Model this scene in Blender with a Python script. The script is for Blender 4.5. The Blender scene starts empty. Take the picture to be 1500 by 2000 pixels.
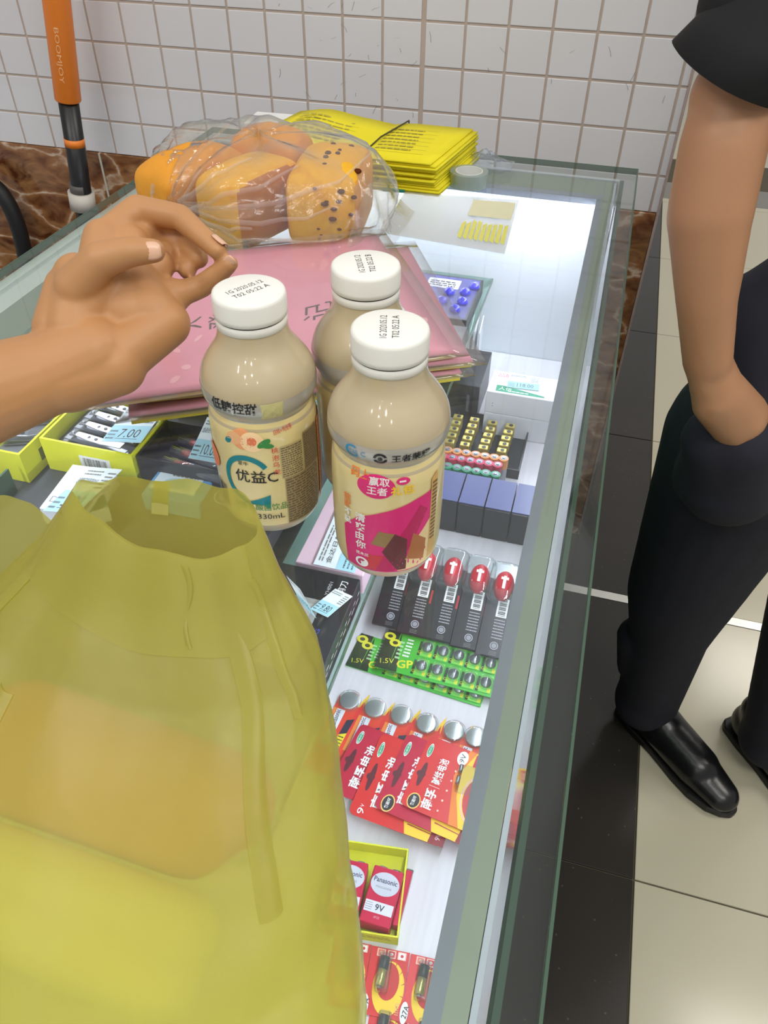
import bpy, bmesh, math, random
import numpy as np
from mathutils import Vector, Matrix
from mathutils.geometry import tessellate_polygon

random.seed(7)
RNG = np.random.RandomState(11)
SC = bpy.context.scene
COL = SC.collection

# ------------------------------------------------------------------ camera
HC = 1.30                                   # camera height above the floor (m)
FPX = 1498.987                              # focal length for a 1500x2000 frame
PITCH, YAW, ROLL = (math.radians(v) for v in (42.396106, 15.47169155, 0.56346525))
def cam_axes():
    cp, sp, cy, sy = math.cos(PITCH), math.sin(PITCH), math.cos(YAW), math.sin(YAW)
    fwd = Vector((-sy*cp, cy*cp, -sp)); right = Vector((cy, sy, 0)); up = right.cross(fwd)
    cr, sr = math.cos(ROLL), math.sin(ROLL)
    return cr*right + sr*up, -sr*right + cr*up, -fwd
AX, AY, AZ = cam_axes()
cam_data = bpy.data.cameras.new('camera')
cam_data.sensor_fit = 'VERTICAL'; cam_data.sensor_height = 24.0
cam_data.lens = 24.0*FPX/2000.0
cam_data.clip_start = 0.01
cam = bpy.data.objects.new('camera', cam_data); COL.objects.link(cam)
m = Matrix((AX, AY, AZ)).transposed().to_4x4(); m.translation = (0, 0, HC)
cam.matrix_world = m
SC.camera = cam
SC.cycles.use_adaptive_sampling = True; SC.cycles.adaptive_threshold = 0.03
SC.cycles.max_bounces = 6; SC.cycles.diffuse_bounces = 3; SC.cycles.glossy_bounces = 3; SC.cycles.transmission_bounces = 3
SC.cycles.transparent_max_bounces = 18; SC.cycles.caustics_reflective = False; SC.cycles.caustics_refractive = False

# measuring helpers: photograph pixel -> point of the place
def ray(px, py):
    return AX*((px-750)/FPX) + AY*((1000-py)/FPX) - AZ
def on(px, py, z):                          # on the horizontal plane of height z
    d = ray(px, py); return Vector((0, 0, HC)) + d*((z-HC)/d.z)
def ony(px, py, y):                         # on the vertical plane at distance y
    d = ray(px, py); return Vector((0, 0, HC)) + d*(y/d.y)
def onx(px, py, x):
    d = ray(px, py); return Vector((0, 0, HC)) + d*(x/d.x)
def dep(px, py, d):                         # at optical depth d
    return Vector((0, 0, HC)) + ray(px, py)*d

# ------------------------------------------------------------------ world, lights, exposure
SC.view_settings.view_transform = 'Standard'
SC.view_settings.look = 'None'
SC.view_settings.gamma = 1.0
SC.view_settings.use_curve_mapping = False
SC.view_settings.exposure = 0.0
world = bpy.data.worlds.new('world'); SC.world = world; world.use_nodes = True
world.node_tree.nodes['Background'].inputs[0].default_value = (0.98, 0.97, 0.95, 1)
world.node_tree.nodes['Background'].inputs[1].default_value = 0.42

def area(name, loc, rot, sx, sy, power, col=(1, 1, 1)):
    l = bpy.data.lights.new(name, 'AREA'); l.shape = 'RECTANGLE'; l.size = sx; l.size_y = sy
    l.energy = power; l.color = col
    o = bpy.data.objects.new(name, l); COL.objects.link(o)
    o.location = loc; o.rotation_euler = rot
    return o
# fluorescent panels of the shop ceiling
area('ceiling_panel_light', (1.0, -0.55, 2.9), (0, 0, 0), 1.2, 0.6, 22, (1.0, 0.97, 0.92))
area('ceiling_panel_light', (1.7, 1.2, 2.9), (0, 0, 0), 1.2, 0.6, 26, (1.0, 0.95, 0.86))
area('ceiling_panel_light', (-1.3, -0.9, 2.9), (0, 0, 0), 1.2, 0.6, 22, (1.0, 0.97, 0.92))
area('ceiling_panel_light', (1.8, 3.6, 2.9), (0, 0, 0), 1.2, 0.6, 26, (1.0, 0.95, 0.86))

# small recessed downlights
for dx, dy in ((-.75, .15), (.05, .25), (.75, .35), (-.35, -.75), (.45, -.6), (-1.2, .8), (-1.25, -2.0), (-.45, -2.3), (.25, -2.0), (.95, -2.4), (-.25, -3.1)):
    l = bpy.data.lights.new('ceiling_downlight', 'AREA'); l.shape = 'DISK'; l.size = .12; l.energy = 1.8 if dy > -1.5 else 3.0; l.color = (1, .95, .88)
    o = bpy.data.objects.new('ceiling_downlight', l); COL.objects.link(o); o.location = (dx, dy, 2.9)

# ------------------------------------------------------------------ materials
def lin(c):
    out = []
    for v in c[:3]:
        v /= 255.0
        out.append(v/12.92 if v <= 0.04045 else ((v+0.055)/1.055)**2.4)
    return (out[0], out[1], out[2], 1.0)
MATS = {}
def mat(name, rgb, rough=0.5, metal=0.0, var=0.06, scale=40.0, bump=0.0, coat=0.0, spec=None, bscale=None, sss=0.0, emit=0.0):
    if name in MATS: return MATS[name]
    m = bpy.data.materials.new(name); m.use_nodes = True
    nt = m.node_tree; b = nt.nodes['Principled BSDF']
    b.inputs['Roughness'].default_value = rough; b.inputs['Metallic'].default_value = metal
    b.inputs['Coat Weight'].default_value = coat; b.inputs['Coat Roughness'].default_value = 0.08
    if spec is not None: b.inputs['Specular IOR Level'].default_value = spec
    if sss: b.inputs['Subsurface Weight'].default_value = sss; b.inputs['Subsurface Radius'].default_value = (0.012, 0.006, 0.003)
    c = lin(rgb)
    tc = nt.nodes.new('ShaderNodeTexCoord')
    if var:
        n = nt.nodes.new('ShaderNodeTexNoise'); n.inputs['Scale'].default_value = scale; n.inputs['Detail'].default_value = 3
        nt.links.new(tc.outputs['Object'], n.inputs['Vector'])
        r = nt.nodes.new('ShaderNodeMix'); r.data_type = 'RGBA'
        r.inputs[6].default_value = tuple(max(0, v*(1-var)) for v in c[:3])+(1,)
        r.inputs[7].default_value = tuple(min(1, v*(1+var)) for v in c[:3])+(1,)
        nt.links.new(n.outputs['Fac'], r.inputs[0]); nt.links.new(r.outputs[2], b.inputs['Base Color'])
    else:
        b.inputs['Base Color'].default_value = c
    if emit:
        b.inputs['Emission Color'].default_value = c; b.inputs['Emission Strength'].default_value = emit
    if bump:
        n2 = nt.nodes.new('ShaderNodeTexNoise'); n2.inputs['Scale'].default_value = bscale or scale*3; n2.inputs['Detail'].default_value = 4
        nt.links.new(tc.outputs['Object'], n2.inputs['Vector'])
        bp = nt.nodes.new('ShaderNodeBump'); bp.inputs['Strength'].default_value = bump; bp.inputs['Distance'].default_value = 0.002
        nt.links.new(n2.outputs['Fac'], bp.inputs['Height']); nt.links.new(bp.outputs['Normal'], b.inputs['Normal'])
    MATS[name] = m
    return m
def ink(r, g, b, rough=0.45):               # plain printed colour
    return mat('ink_%d_%d_%d_%d' % (r, g, b, rough*100), (r, g, b), rough, var=0.03, scale=80)

def film(name, tint, haze, haze_col, gloss_rough=0.12, ior=1.45, translucent=0.0, trans_col=None, bump=0.0, bscale=30, gboost=1.0):
    """thin clear sheet: see-through, a little haze, fresnel gloss"""
    if name in MATS: return MATS[name]
    m = bpy.data.materials.new(name); m.use_nodes = True
    nt = m.node_tree; nt.nodes.clear(); N = nt.nodes.new; L = nt.links.new
    out = N('ShaderNodeOutputMaterial')
    tr = N('ShaderNodeBsdfTransparent'); tr.inputs[0].default_value = lin(tint)
    df = N('ShaderNodeBsdfDiffuse'); df.inputs[0].default_value = lin(haze_col)
    body = df
    if translucent:
        tl = N('ShaderNodeBsdfTranslucent'); tl.inputs[0].default_value = lin(trans_col or haze_col)
        mx = N('ShaderNodeMixShader'); mx.inputs[0].default_value = translucent
        L(df.outputs[0], mx.inputs[1]); L(tl.outputs[0], mx.inputs[2]); body = mx
    m1 = N('ShaderNodeMixShader'); m1.inputs[0].default_value = haze
    L(tr.outputs[0], m1.inputs[1]); L(body.outputs[0], m1.inputs[2])
    gl = N('ShaderNodeBsdfGlossy'); gl.inputs['Roughness'].default_value = gloss_rough
    fr = N('ShaderNodeFresnel'); ge = N('ShaderNodeNewGeometry')      # same reflectance from both sides of the sheet
    mi = N('ShaderNodeMix'); mi.inputs[2].default_value = ior; mi.inputs[3].default_value = 1.0/ior
    L(ge.outputs['Backfacing'], mi.inputs[0]); L(mi.outputs[0], fr.inputs[0])
    fac = fr
    if gboost != 1.0:
        mm = N('ShaderNodeMath'); mm.operation = 'MULTIPLY'; mm.inputs[1].default_value = gboost; mm.use_clamp = True
        L(fr.outputs[0], mm.inputs[0]); fac = mm
    m2 = N('ShaderNodeMixShader'); L(fac.outputs[0], m2.inputs[0]); L(m1.outputs[0], m2.inputs[1]); L(gl.outputs[0], m2.inputs[2])
    if bump:
        tc = N('ShaderNodeTexCoord'); no = N('ShaderNodeTexNoise'); no.inputs['Scale'].default_value = bscale; no.inputs['Detail'].default_value = 5
        no.inputs['Distortion'].default_value = 1.2
        L(tc.outputs['Object'], no.inputs['Vector']); bp = N('ShaderNodeBump'); bp.inputs['Strength'].default_value = bump; bp.inputs['Distance'].default_value = 0.004
        L(no.outputs['Fac'], bp.inputs['Height']); L(bp.outputs['Normal'], gl.inputs['Normal']); L(bp.outputs['Normal'], df.inputs['Normal'])
    L(m2.outputs[0], out.inputs[0])
    MATS[name] = m
    return m

def marble_mat():
    m = bpy.data.materials.new('brown_marble'); m.use_nodes = True; nt = m.node_tree; N = nt.nodes.new; L = nt.links.new
    b = nt.nodes['Principled BSDF']; b.inputs['Roughness'].default_value = 0.12
    tc = N('ShaderNodeTexCoord')
    warp = N('ShaderNodeTexNoise'); warp.inputs['Scale'].default_value = 5; warp.inputs['Detail'].default_value = 6
    L(tc.outputs['Generated'], warp.inputs['Vector'])
    geo = N('ShaderNodeNewGeometry')
    mp = N('ShaderNodeMapping'); mp.inputs['Scale'].default_value = (1, 1, 1.9); mp.inputs['Rotation'].default_value = (0, 0.5, 0)
    L(geo.outputs['Position'], mp.inputs['Vector']); L(mp.outputs[0], warp.inputs['Vector'])
    ad = N('ShaderNodeVectorMath'); ad.operation = 'MULTIPLY_ADD'; ad.inputs[1].default_value = (0.25, 0.25, 0.25)
    L(warp.outputs['Color'], ad.inputs[0]); L(mp.outputs[0], ad.inputs[2])
    v = N('ShaderNodeTexVoronoi'); v.feature = 'DISTANCE_TO_EDGE'; v.inputs['Scale'].default_value = 6.5
    L(ad.outputs[0], v.inputs['Vector'])
    cr = N('ShaderNodeValToRGB'); e = cr.color_ramp.elements
    e[0].position = 0.0; e[0].color = lin((226, 206, 184)); e[1].position = 0.13; e[1].color = lin((98, 52, 28))
    x = e.new(0.045); x.color = lin((150, 100, 62)); x = e.new(0.5); x.color = lin((56, 30, 20))
    L(v.outputs['Distance'], cr.inputs[0])
    n = N('ShaderNodeTexNoise'); n.inputs['Scale'].default_value = 14; n.inputs['Detail'].default_value = 8; n.inputs['Distortion'].default_value = 1.5
    L(mp.outputs[0], n.inputs['Vector'])
    r2 = N('ShaderNodeValToRGB'); e = r2.color_ramp.elements
    e[0].position = 0.35; e[0].color = (0, 0, 0, 1); e[1].position = 0.72; e[1].color = (1, 1, 1, 1)
    L(n.outputs['Fac'], r2.inputs[0])
    mx = N('ShaderNodeMix'); mx.data_type = 'RGBA'; mx.inputs[7].default_value = lin((164, 118, 76))
    L(r2.outputs[0], mx.inputs[0]); L(cr.outputs[0], mx.inputs[6]); L(mx.outputs[2], b.inputs['Base Color'])
    return m

def granite_mat():
    m = bpy.data.materials.new('black_granite'); m.use_nodes = True; nt = m.node_tree; N = nt.nodes.new; L = nt.links.new
    b = nt.nodes['Principled BSDF']; b.inputs['Roughness'].default_value = 0.16
    geo = N('ShaderNodeNewGeometry')
    v = N('ShaderNodeTexVoronoi'); v.inputs['Scale'].default_value = 45; L(geo.outputs['Position'], v.inputs['Vector'])
    cr = N('ShaderNodeValToRGB'); e = cr.color_ramp.elements
    e[0].position = 0.04; e[0].color = lin((120, 104, 80)); e[1].position = 0.09; e[1].color = lin((58, 54, 50))
    L(v.outputs['Distance'], cr.inputs[0])
    n = N('ShaderNodeTexNoise'); n.inputs['Scale'].default_value = 6; L(geo.outputs['Position'], n.inputs['Vector'])
    mx = N('ShaderNodeMix'); mx.data_type = 'RGBA'; mx.inputs[6].default_value = lin((48, 46, 44))
    L(n.outputs['Fac'], mx.inputs[0]); L(cr.outputs[0], mx.inputs[7]); L(mx.outputs[2], b.inputs['Base Color'])
    return m

def streak_mat():                            # pale wood-grain laminate of the case floor
    m = bpy.data.materials.new('white_laminate'); m.use_nodes = True; nt = m.node_tree; N = nt.nodes.new; L = nt.links.new
    b = nt.nodes['Principled BSDF']; b.inputs['Roughness'].default_value = 0.35
    geo = N('ShaderNodeNewGeometry'); mp = N('ShaderNodeMapping'); mp.inputs['Scale'].default_value = (90, 3, 1); mp.inputs['Rotation'].default_value = (0, 0, 0.12)
    L(geo.outputs['Position'], mp.inputs['Vector'])
    n = N('ShaderNodeTexNoise'); n.inputs['Scale'].default_value = 1.5; n.inputs['Detail'].default_value = 4; L(mp.outputs[0], n.inputs['Vector'])
    mx = N('ShaderNodeMix'); mx.data_type = 'RGBA'; mx.inputs[6].default_value = lin((236, 234, 238)); mx.inputs[7].default_value = lin((206, 202, 208))
    L(n.outputs['Fac'], mx.inputs[0]); L(mx.outputs[2], b.inputs['Base Color'])
    return m

# ------------------------------------------------------------------ mesh helpers
WLOC = {}
def tag(o, label=None, cat=None, group=None, kind=None):
    if label: o['label'] = label
    if cat: o['category'] = cat
    if group: o['group'] = group
    if kind: o['kind'] = kind
    return o
def root(name, loc, label, cat, group=None):
    o = bpy.data.objects.new(name, None); COL.objects.link(o); o.empty_display_size = 0.02
    o.location = loc; WLOC[o] = Vector(loc)
    return tag(o, label, cat, group)
class MB:
    def __init__(s): s.v = []; s.f = []; s.m = []; s.sm = []
    def add(s, vs, fs, mi=0, smooth=False):
        k = len(s.v); s.v += [Vector(x) for x in vs]
        for f in fs: s.f.append([i+k for i in f]); s.m.append(mi); s.sm.append(smooth)
        return s
    def box(s, lo, hi, mi=0):
        x0, y0, z0 = lo; x1, y1, z1 = hi
        return s.add([(x0,y0,z0),(x1,y0,z0),(x1,y1,z0),(x0,y1,z0),(x0,y0,z1),(x1,y0,z1),(x1,y1,z1),(x0,y1,z1)],
                     [(0,3,2,1),(4,5,6,7),(0,1,5,4),(1,2,6,5),(2,3,7,6),(3,0,4,7)], mi)
    def hexa(s, p, mi=0):                    # 4 bottom + 4 top points, ccw
        return s.add(p, [(0,3,2,1),(4,5,6,7),(0,1,5,4),(1,2,6,5),(2,3,7,6),(3,0,4,7)], mi)
    def slab(s, O, ex, ey, t, mi=0):         # parallelogram O,ex,ey raised by t along normal
        O, ex, ey = Vector(O), Vector(ex), Vector(ey); n = ex.cross(ey).normalized()*t
        b = [O, O+ex, O+ex+ey, O+ey]
        return s.hexa(b+[p+n for p in b], mi)
    def prism(s, pts, n, mi=0):              # planar polygon extruded by vector n
        pts = [Vector(p) for p in pts]; n = Vector(n); k = len(pts)
        tri = tessellate_polygon([pts])
        vs = pts+[p+n for p in pts]
        fs = [tuple(reversed(t)) for t in tri]+[tuple(i+k for i in t) for t in tri]
        fs += [(i, (i+1) % k, (i+1) % k+k, i+k) for i in range(k)]
        return s.add(vs, fs, mi)
    def tube(s, pts, rad, n=12, mi=0, caps=True, smooth=True):
        pts = [Vector(p) for p in pts]
        if not hasattr(rad, '__len__'): rad = [rad]*len(pts)
        vs = []; ref = None
        for i, p in enumerate(pts):
            t = (pts[min(i+1, len(pts)-1)]-pts[max(i-1, 0)]).normalized()
            if ref is None: ref = t.orthogonal().normalized()
            ref = (ref - t*ref.dot(t)).normalized(); b = t.cross(ref)
            for j in range(n):
                a = 2*math.pi*j/n; vs.append(p+(ref*math.cos(a)+b*math.sin(a))*rad[i])
        fs = [(i*n+j, i*n+(j+1) % n, (i+1)*n+(j+1) % n, (i+1)*n+j) for i in range(len(pts)-1) for j in range(n)]
        s.add(vs, fs, mi, smooth)
        if caps:
            k = len(s.v)-len(vs)
            s.f.append([k+j for j in reversed(range(n))]); s.m.append(mi); s.sm.append(False)
            s.f.append([k+(len(pts)-1)*n+j for j in range(n)]); s.m.append(mi); s.sm.append(False)
        return s
    def lathe(s, prof, c, n=32, mi=0, smooth=True, closed=False):
        c = Vector(c); vs = [c+Vector((r*math.cos(2*math.pi*j/n), r*math.sin(2*math.pi*j/n), z)) for r, z in prof for j in range(n)]
        k = len(prof)
        fs = [(i*n+j, i*n+(j+1) % n, (i+1)*n+(j+1) % n, (i+1)*n+j) for i in range(k-1) for j in range(n)]
        if closed: fs += [((k-1)*n+j, (k-1)*n+(j+1) % n, (j+1) % n, j) for j in range(n)]
        return s.add(vs, fs, mi, smooth)
    def grid(s, P, mi=0, smooth=True, wrap=False):   # P[i][j] points
        a, b = len(P), len(P[0]); vs = [p for r in P for p in r]
        fs = [(i*b+j, i*b+(j+1) % b, (i+1)*b+(j+1) % b, (i+1)*b+j) for i in range(a-1) for j in range(b if wrap else b-1)]
        return s.add(vs, fs, mi, smooth)
    def build(s, name, mats, parent=None, bevel=0.0, bseg=2, thick=0.0, fix=True):
        if not isinstance(mats, (list, tuple)): mats = [mats]
        me = bpy.data.meshes.new(name)
        if parent is None:
            xs = [v.x for v in s.v]; ys = [v.y for v in s.v]; zs = [v.z for v in s.v]
            off = Vector(((min(xs)+max(xs))/2, (min(ys)+max(ys))/2, min(zs)))
        else: off = WLOC[parent]
        me.from_pydata([v-off for v in s.v], [], s.f)
        for m_ in mats: me.materials.append(m_)
        me.polygons.foreach_set('material_index', s.m); me.polygons.foreach_set('use_smooth', s.sm)
        if bevel or fix:
            bm = bmesh.new(); bm.from_mesh(me)
            if bevel:
                es = [e for e in bm.edges if e.is_manifold and e.calc_face_angle(0) > 0.5]
                bmesh.ops.bevel(bm, geom=es, offset=bevel, segments=bseg, profile=0.5, affect='EDGES', clamp_overlap=True)
            if fix: bmesh.ops.recalc_face_normals(bm, faces=bm.faces)
            bm.to_mesh(me); bm.free()
        o = bpy.data.objects.new(name, me); COL.objects.link(o)
        if parent is None: o.location = off
        else: o.parent = parent
        WLOC[o] = off
        if thick:
            md = o.modifiers.new('Solidify', 'SOLIDIFY'); md.thickness = thick; md.offset = 0
        return o
def copy_tree(o, loc=None, rotz=None, parent=None):
    c = o.copy(); COL.objects.link(c); c.parent = parent
    if loc is not None: c.location = loc
    if rotz is not None: c.rotation_euler = (0, 0, rotz)
    for ch in o.children: copy_tree(ch, parent=c)
    return c
def blob(name, parts, mats, parent=None, voxel=0.004, smooth=4):
    """one continuous surface from tapered capsules (a, b, ra, rb[, flatten axis, factor]) joined by a voxel remesh"""
    b = MB()
    for p in parts:
        a, c, ra, rc = Vector(p[0]), Vector(p[1]), p[2], p[3]
        ax = (c-a)
        L = ax.length
        if L < 1e-6: ax = Vector((0, 0, 1)); L = 1e-6
        t = ax.normalized(); u = t.orthogonal().normalized()
        fl = None
        if len(p) > 4:
            u = (Vector(p[4]) - t*Vector(p[4]).dot(t)).normalized(); fl = p[5]
        w = t.cross(u); rows = []
        for k in range(7):
            th = math.pi/2*(1-k/6); rows.append((a-t*ra*math.sin(th), ra*max(0.02, math.cos(th))))
        for k in range(7):
            th = math.pi/2*k/6; rows.append((c+t*rc*math.sin(th), rc*max(0.02, math.cos(th))))
        P = [[q+(u*math.cos(2*math.pi*j/20)*(fl or 1.0)+w*math.sin(2*math.pi*j/20))*r for j in range(20)] for q, r in rows]
        b.grid(P, wrap=True)
        k = len(b.v)-len(rows)*20
        b.f += [[k+j for j in reversed(range(20))], [k+13*20+j for j in range(20)]]; b.m += [0, 0]; b.sm += [True, True]
    o = b.build(name, mats, parent)
    r = o.modifiers.new('Remesh', 'REMESH'); r.mode = 'VOXEL'; r.voxel_size = voxel; r.use_smooth_shade = True
    if smooth:
        sm = o.modifiers.new('Smooth', 'SMOOTH'); sm.factor = 0.5; sm.iterations = smooth
    dg = bpy.context.evaluated_depsgraph_get(); dg.update()
    me = bpy.data.meshes.new_from_object(o.evaluated_get(dg))
    o.modifiers.clear(); old = o.data; o.data = me; bpy.data.meshes.remove(old)
    me.polygons.foreach_set('use_smooth', [True]*len(me.polygons))
    return o

# ------------------------------------------------------------------ flat print (lettering, labels) as thin geometry
TXT = {}
def text_tris(s, bold=0.0):
    k = (s, bold)
    if k in TXT: return TXT[k]
    c = bpy.data.curves.new('t', 'FONT'); c.body = s; c.size = 1.0; c.resolution_u = 2; c.offset = bold; c.fill_mode = 'FRONT'
    o = bpy.data.objects.new('t', c); COL.objects.link(o)
    dg = bpy.context.evaluated_depsgraph_get()
    me = bpy.data.meshes.new_from_object(o.evaluated_get(dg)); me.calc_loop_triangles()
    v = np.array([(p.co.x, p.co.y) for p in me.vertices]) if len(me.vertices) else np.zeros((0, 2))
    t = [tuple(x.vertices) for x in me.loop_triangles]
    bpy.data.objects.remove(o); bpy.data.meshes.remove(me); bpy.data.curves.remove(c)
    if len(v):
        lo = v.min(0); hi = v.max(0); v = (v-lo); size = hi-lo
    else: size = np.array([1., 1.])
    TXT[k] = (v, t, size)
    return TXT[k]
class Print:
    def __init__(s, mapf, maxedge=None): s.mapf = mapf; s.mb = MB(); s.mats = []; s.layer = 0; s.maxedge = maxedge
    def _mi(s, m):
        if m not in s.mats: s.mats.append(m)
        return s.mats.index(m)
    def tris(s, v, t, m):
        s.layer += 1; h = 0.00012+s.layer*0.000018
        v = [tuple(p) for p in v]; t = [tuple(x) for x in t]
        if s.maxedge:
            for _ in range(6):
                nt, ch, mid = [], False, {}
                def md(a, b):
                    k = (min(a, b), max(a, b))
                    if k not in mid: mid[k] = len(v); v.append(((v[a][0]+v[b][0])/2, (v[a][1]+v[b][1])/2))
                    return mid[k]
                for a, b, c in t:
                    e = [(abs(v[p][0]-v[q][0])+0.3*abs(v[p][1]-v[q][1]), p, q, r) for p, q, r in ((a, b, c), (b, c, a), (c, a, b))]
                    L, p, q, r = max(e)
                    if L > s.maxedge: x = md(p, q); nt += [(p, x, r), (x, q, r)]; ch = True
                    else: nt.append((a, b, c))
                t = nt
                if not ch: break
        s.mb.add([s.mapf(p[0], p[1], h) for p in v], t, s._mi(m))
        return s
    def poly(s, pts, m):
        t = tessellate_polygon([[Vector((x, y, 0)) for x, y in pts]])
        return s.tris(pts, t, m)
    def rect(s, x, y, w, h, m): return s.poly([(x, y), (x+w, y), (x+w, y+h), (x, y+h)], m)
    def ell(s, cx, cy, rx, ry, m, n=28, a0=0, a1=360, hole=0.0, rot=0.0):
        cr, sr = math.cos(rot), math.sin(rot)
        def q(a, k):
            x, y = rx*k*math.cos(a), ry*k*math.sin(a); return (cx+x*cr-y*sr, cy+x*sr+y*cr)
        A = [math.radians(a0+(a1-a0)*i/n) for i in range(n+1)]
        if hole or a1-a0 < 359:
            v = [q(a, 1) for a in A]+[q(a, hole) for a in A]; t = []
            for i in range(n): t += [(i, i+1, n+1+i), (i+1, n+2+i, n+1+i)]
            return s.tris(v, t, m)
        return s.poly([q(a, 1) for a in A[:-1]], m)
    def text(s, txt, x, y, h, m, w=None, rot=0.0, bold=0.0, center=False, shear=0.0):
        v, t, size = text_tris(txt, bold)
        if not len(t): return s
        k = h/size[1]; kx = (w/size[0]) if w else k
        cr, sr = math.cos(rot), math.sin(rot); out = []
        for a, b in v:
            X, Y = a*kx, b*k
            if center: X -= size[0]*kx/2; Y -= size[1]*k/2
            X += shear*Y
            out.append((x+X*cr-Y*sr, y+X*sr+Y*cr))
        return s.tris(out, t, m)
    def lines(s, x, y, w, h, n, m, seed=1, fill=0.55):     # a block of tiny print
        r = random.Random(seed); dy = h/n
        for i in range(n):
            xx = x
            while xx < x+w*0.97:
                ww = min(r.uniform(0.06, 0.2)*w, x+w-xx)
                s.rect(xx, y+h-(i+1)*dy+dy*(1-fill)/2, ww, dy*fill, m); s.layer -= 1; xx += ww+w*0.03
        s.layer += 1; return s
    def barcode(s, x, y, w, h, m, seed=3):
        r = random.Random(seed); xx = x
        while xx < x+w:
            ww = r.choice((.5, .8, 1.2))*w/40; s.rect(xx, y, min(ww, x+w-xx), h, m); s.layer -= 1; xx += ww+r.choice((.5, .8, 1.1))*w/40
        s.layer += 1; return s
    def build(s, name, parent): return s.mb.build(name, s.mats, parent, fix=False)
def flat(O, ex, ey):
    """map (u,v,h) metres on the plane through O with in-plane directions ex (text right), ey (text up)"""
    O = Vector(O); ex = Vector(ex).normalized(); n = ex.cross(Vector(ey)).normalized(); ey = n.cross(ex)
    return lambda u, v, h: O+ex*u+ey*v+n*h
# ================================================================== THE SETTING
YW = 1.43                                    # front face of the tiled wall
XC = 0.099                                   # its free corner
CREAM = mat('cream_tile', (196, 190, 168), 0.16, var=0.05, scale=3.0)
BLACK = granite_mat()
GREYT = mat('grey_floor_tile', (128, 126, 118), 0.2, var=0.08, scale=5)
GROUT = mat('floor_grout', (88, 82, 66), 0.8)
STEEL = mat('brushed_steel', (225, 225, 220), 0.3, 0.4)
floor = MB().box((-2.4, -1.2, -0.05), (3.0, 9.0, -0.004)).build('floor', GROUT); tag(floor, kind='structure')
Y0, PY, XB = 0.622, 0.6235, 0.262
GA, GB = on(1310, 388, 0).y, on(1310, 356, 0).y
G = 0.003
def floor_tile(x0, y0, x1, y1, m, cache={}):
    MB().box((x0+G/2, y0+G/2, -0.012), (x1-G/2, y1-G/2, 0.0)).build('floor_tile', m, floor, bevel=0.0008, bseg=1)
for k in range(-3, 12):
    ya, yb = Y0+PY*k, Y0+PY*(k+1)
    ya2 = ya+0.011 if k == 1 else ya; yb2 = yb-0.011 if k == 0 else yb
    spans = [(ya2, yb2)]
    if ya2 < GA < yb2: spans = [(ya2, GA)]
    elif ya2 >= GA and ya2 < GB: spans = [(GB, yb2)] if yb2 > GB else []
    for a, b in spans:
        for i in range(3): floor_tile(XB+i*0.63, a, XB+(i+1)*0.63, b, CREAM)
        if a < GA: floor_tile(XB-0.36, a, XB, b, BLACK)
        else: floor_tile(XB-0.63, a, XB, b, CREAM)
for i in range(5): floor_tile(XB-0.63+i*0.63, GA, XB-0.63+(i+1)*0.63, GB, GREYT)
for k in range(-3, 2): floor_tile(XB-1.7, Y0+PY*k, XB-0.36, Y0+PY*(k+1), BLACK)
inlay = MB().box((XB-0.36, Y0+PY-0.011, -0.01), (XB+1.89, Y0+PY+0.011, 0.0005)).build('steel_inlay_strip', STEEL, floor)
tag(inlay, 'bright metal strip inlaid across the floor')

WGROUT = mat('wall_grout', (196, 180, 168), 0.85, var=0.12, scale=25)
wall = MB().box((-2.4, YW+0.0022, 0.0), (XC, YW+0.5, 3.0)).build('wall_back', WGROUT); tag(wall, kind='structure')
WT = mat('white_wall_tile', (226, 226, 230), 0.28, var=0.025, scale=9)
zl = [0.783, 0.8435, 0.9122, 0.9806, 1.047]
while zl[-1] < 1.75: zl.append(zl[-1]+0.0682)
XW, PX = -0.3368, 0.07
g = 0.0042
tile_me = {}
for zi in range(len(zl)-1):
    for k in range(-14, 7):
        x0, x1 = XW+PX*k+g/2, XW+PX*(k+1)-g/2
        if k == -1: x1 -= 0.002
        if k == 0: x0 += 0.002
        if x0 > XC-0.004: continue
        x1 = min(x1, XC-0.003)
        z0, z1 = zl[zi]+(0.0 if zi == 0 else 0.002), zl[zi+1]-0.002
        key = (round(x1-x0, 4), round(z1-z0, 4))
        if key in tile_me:
            o = bpy.data.objects.new('wall_tile', tile_me[key]); COL.objects.link(o); o.parent = wall
            o.location = Vector((x0, YW, z0))-WLOC[wall]
        else:
            o = MB().box((0, 0, 0), (x1-x0, 0.006, z1-z0)).build('wall_tile', WT, None, bevel=0.0008, bseg=1)
            o.data.transform(Matrix.Translation(o.location)); tile_me[key] = o.data
            o.parent = wall; o.location = Vector((x0, YW, z0))-WLOC[wall]
up = MB().box((-2.4, YW, zl[-1]+0.002), (XC, YW+0.004, 3.0)).build('upper_tile_field', WT, wall)
lf = MB().box((-2.4, YW, 0.783), (XW-PX*14-g/2, YW+0.004, zl[-1]-0.002)).build('side_tile_field', WT, wall)
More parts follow.
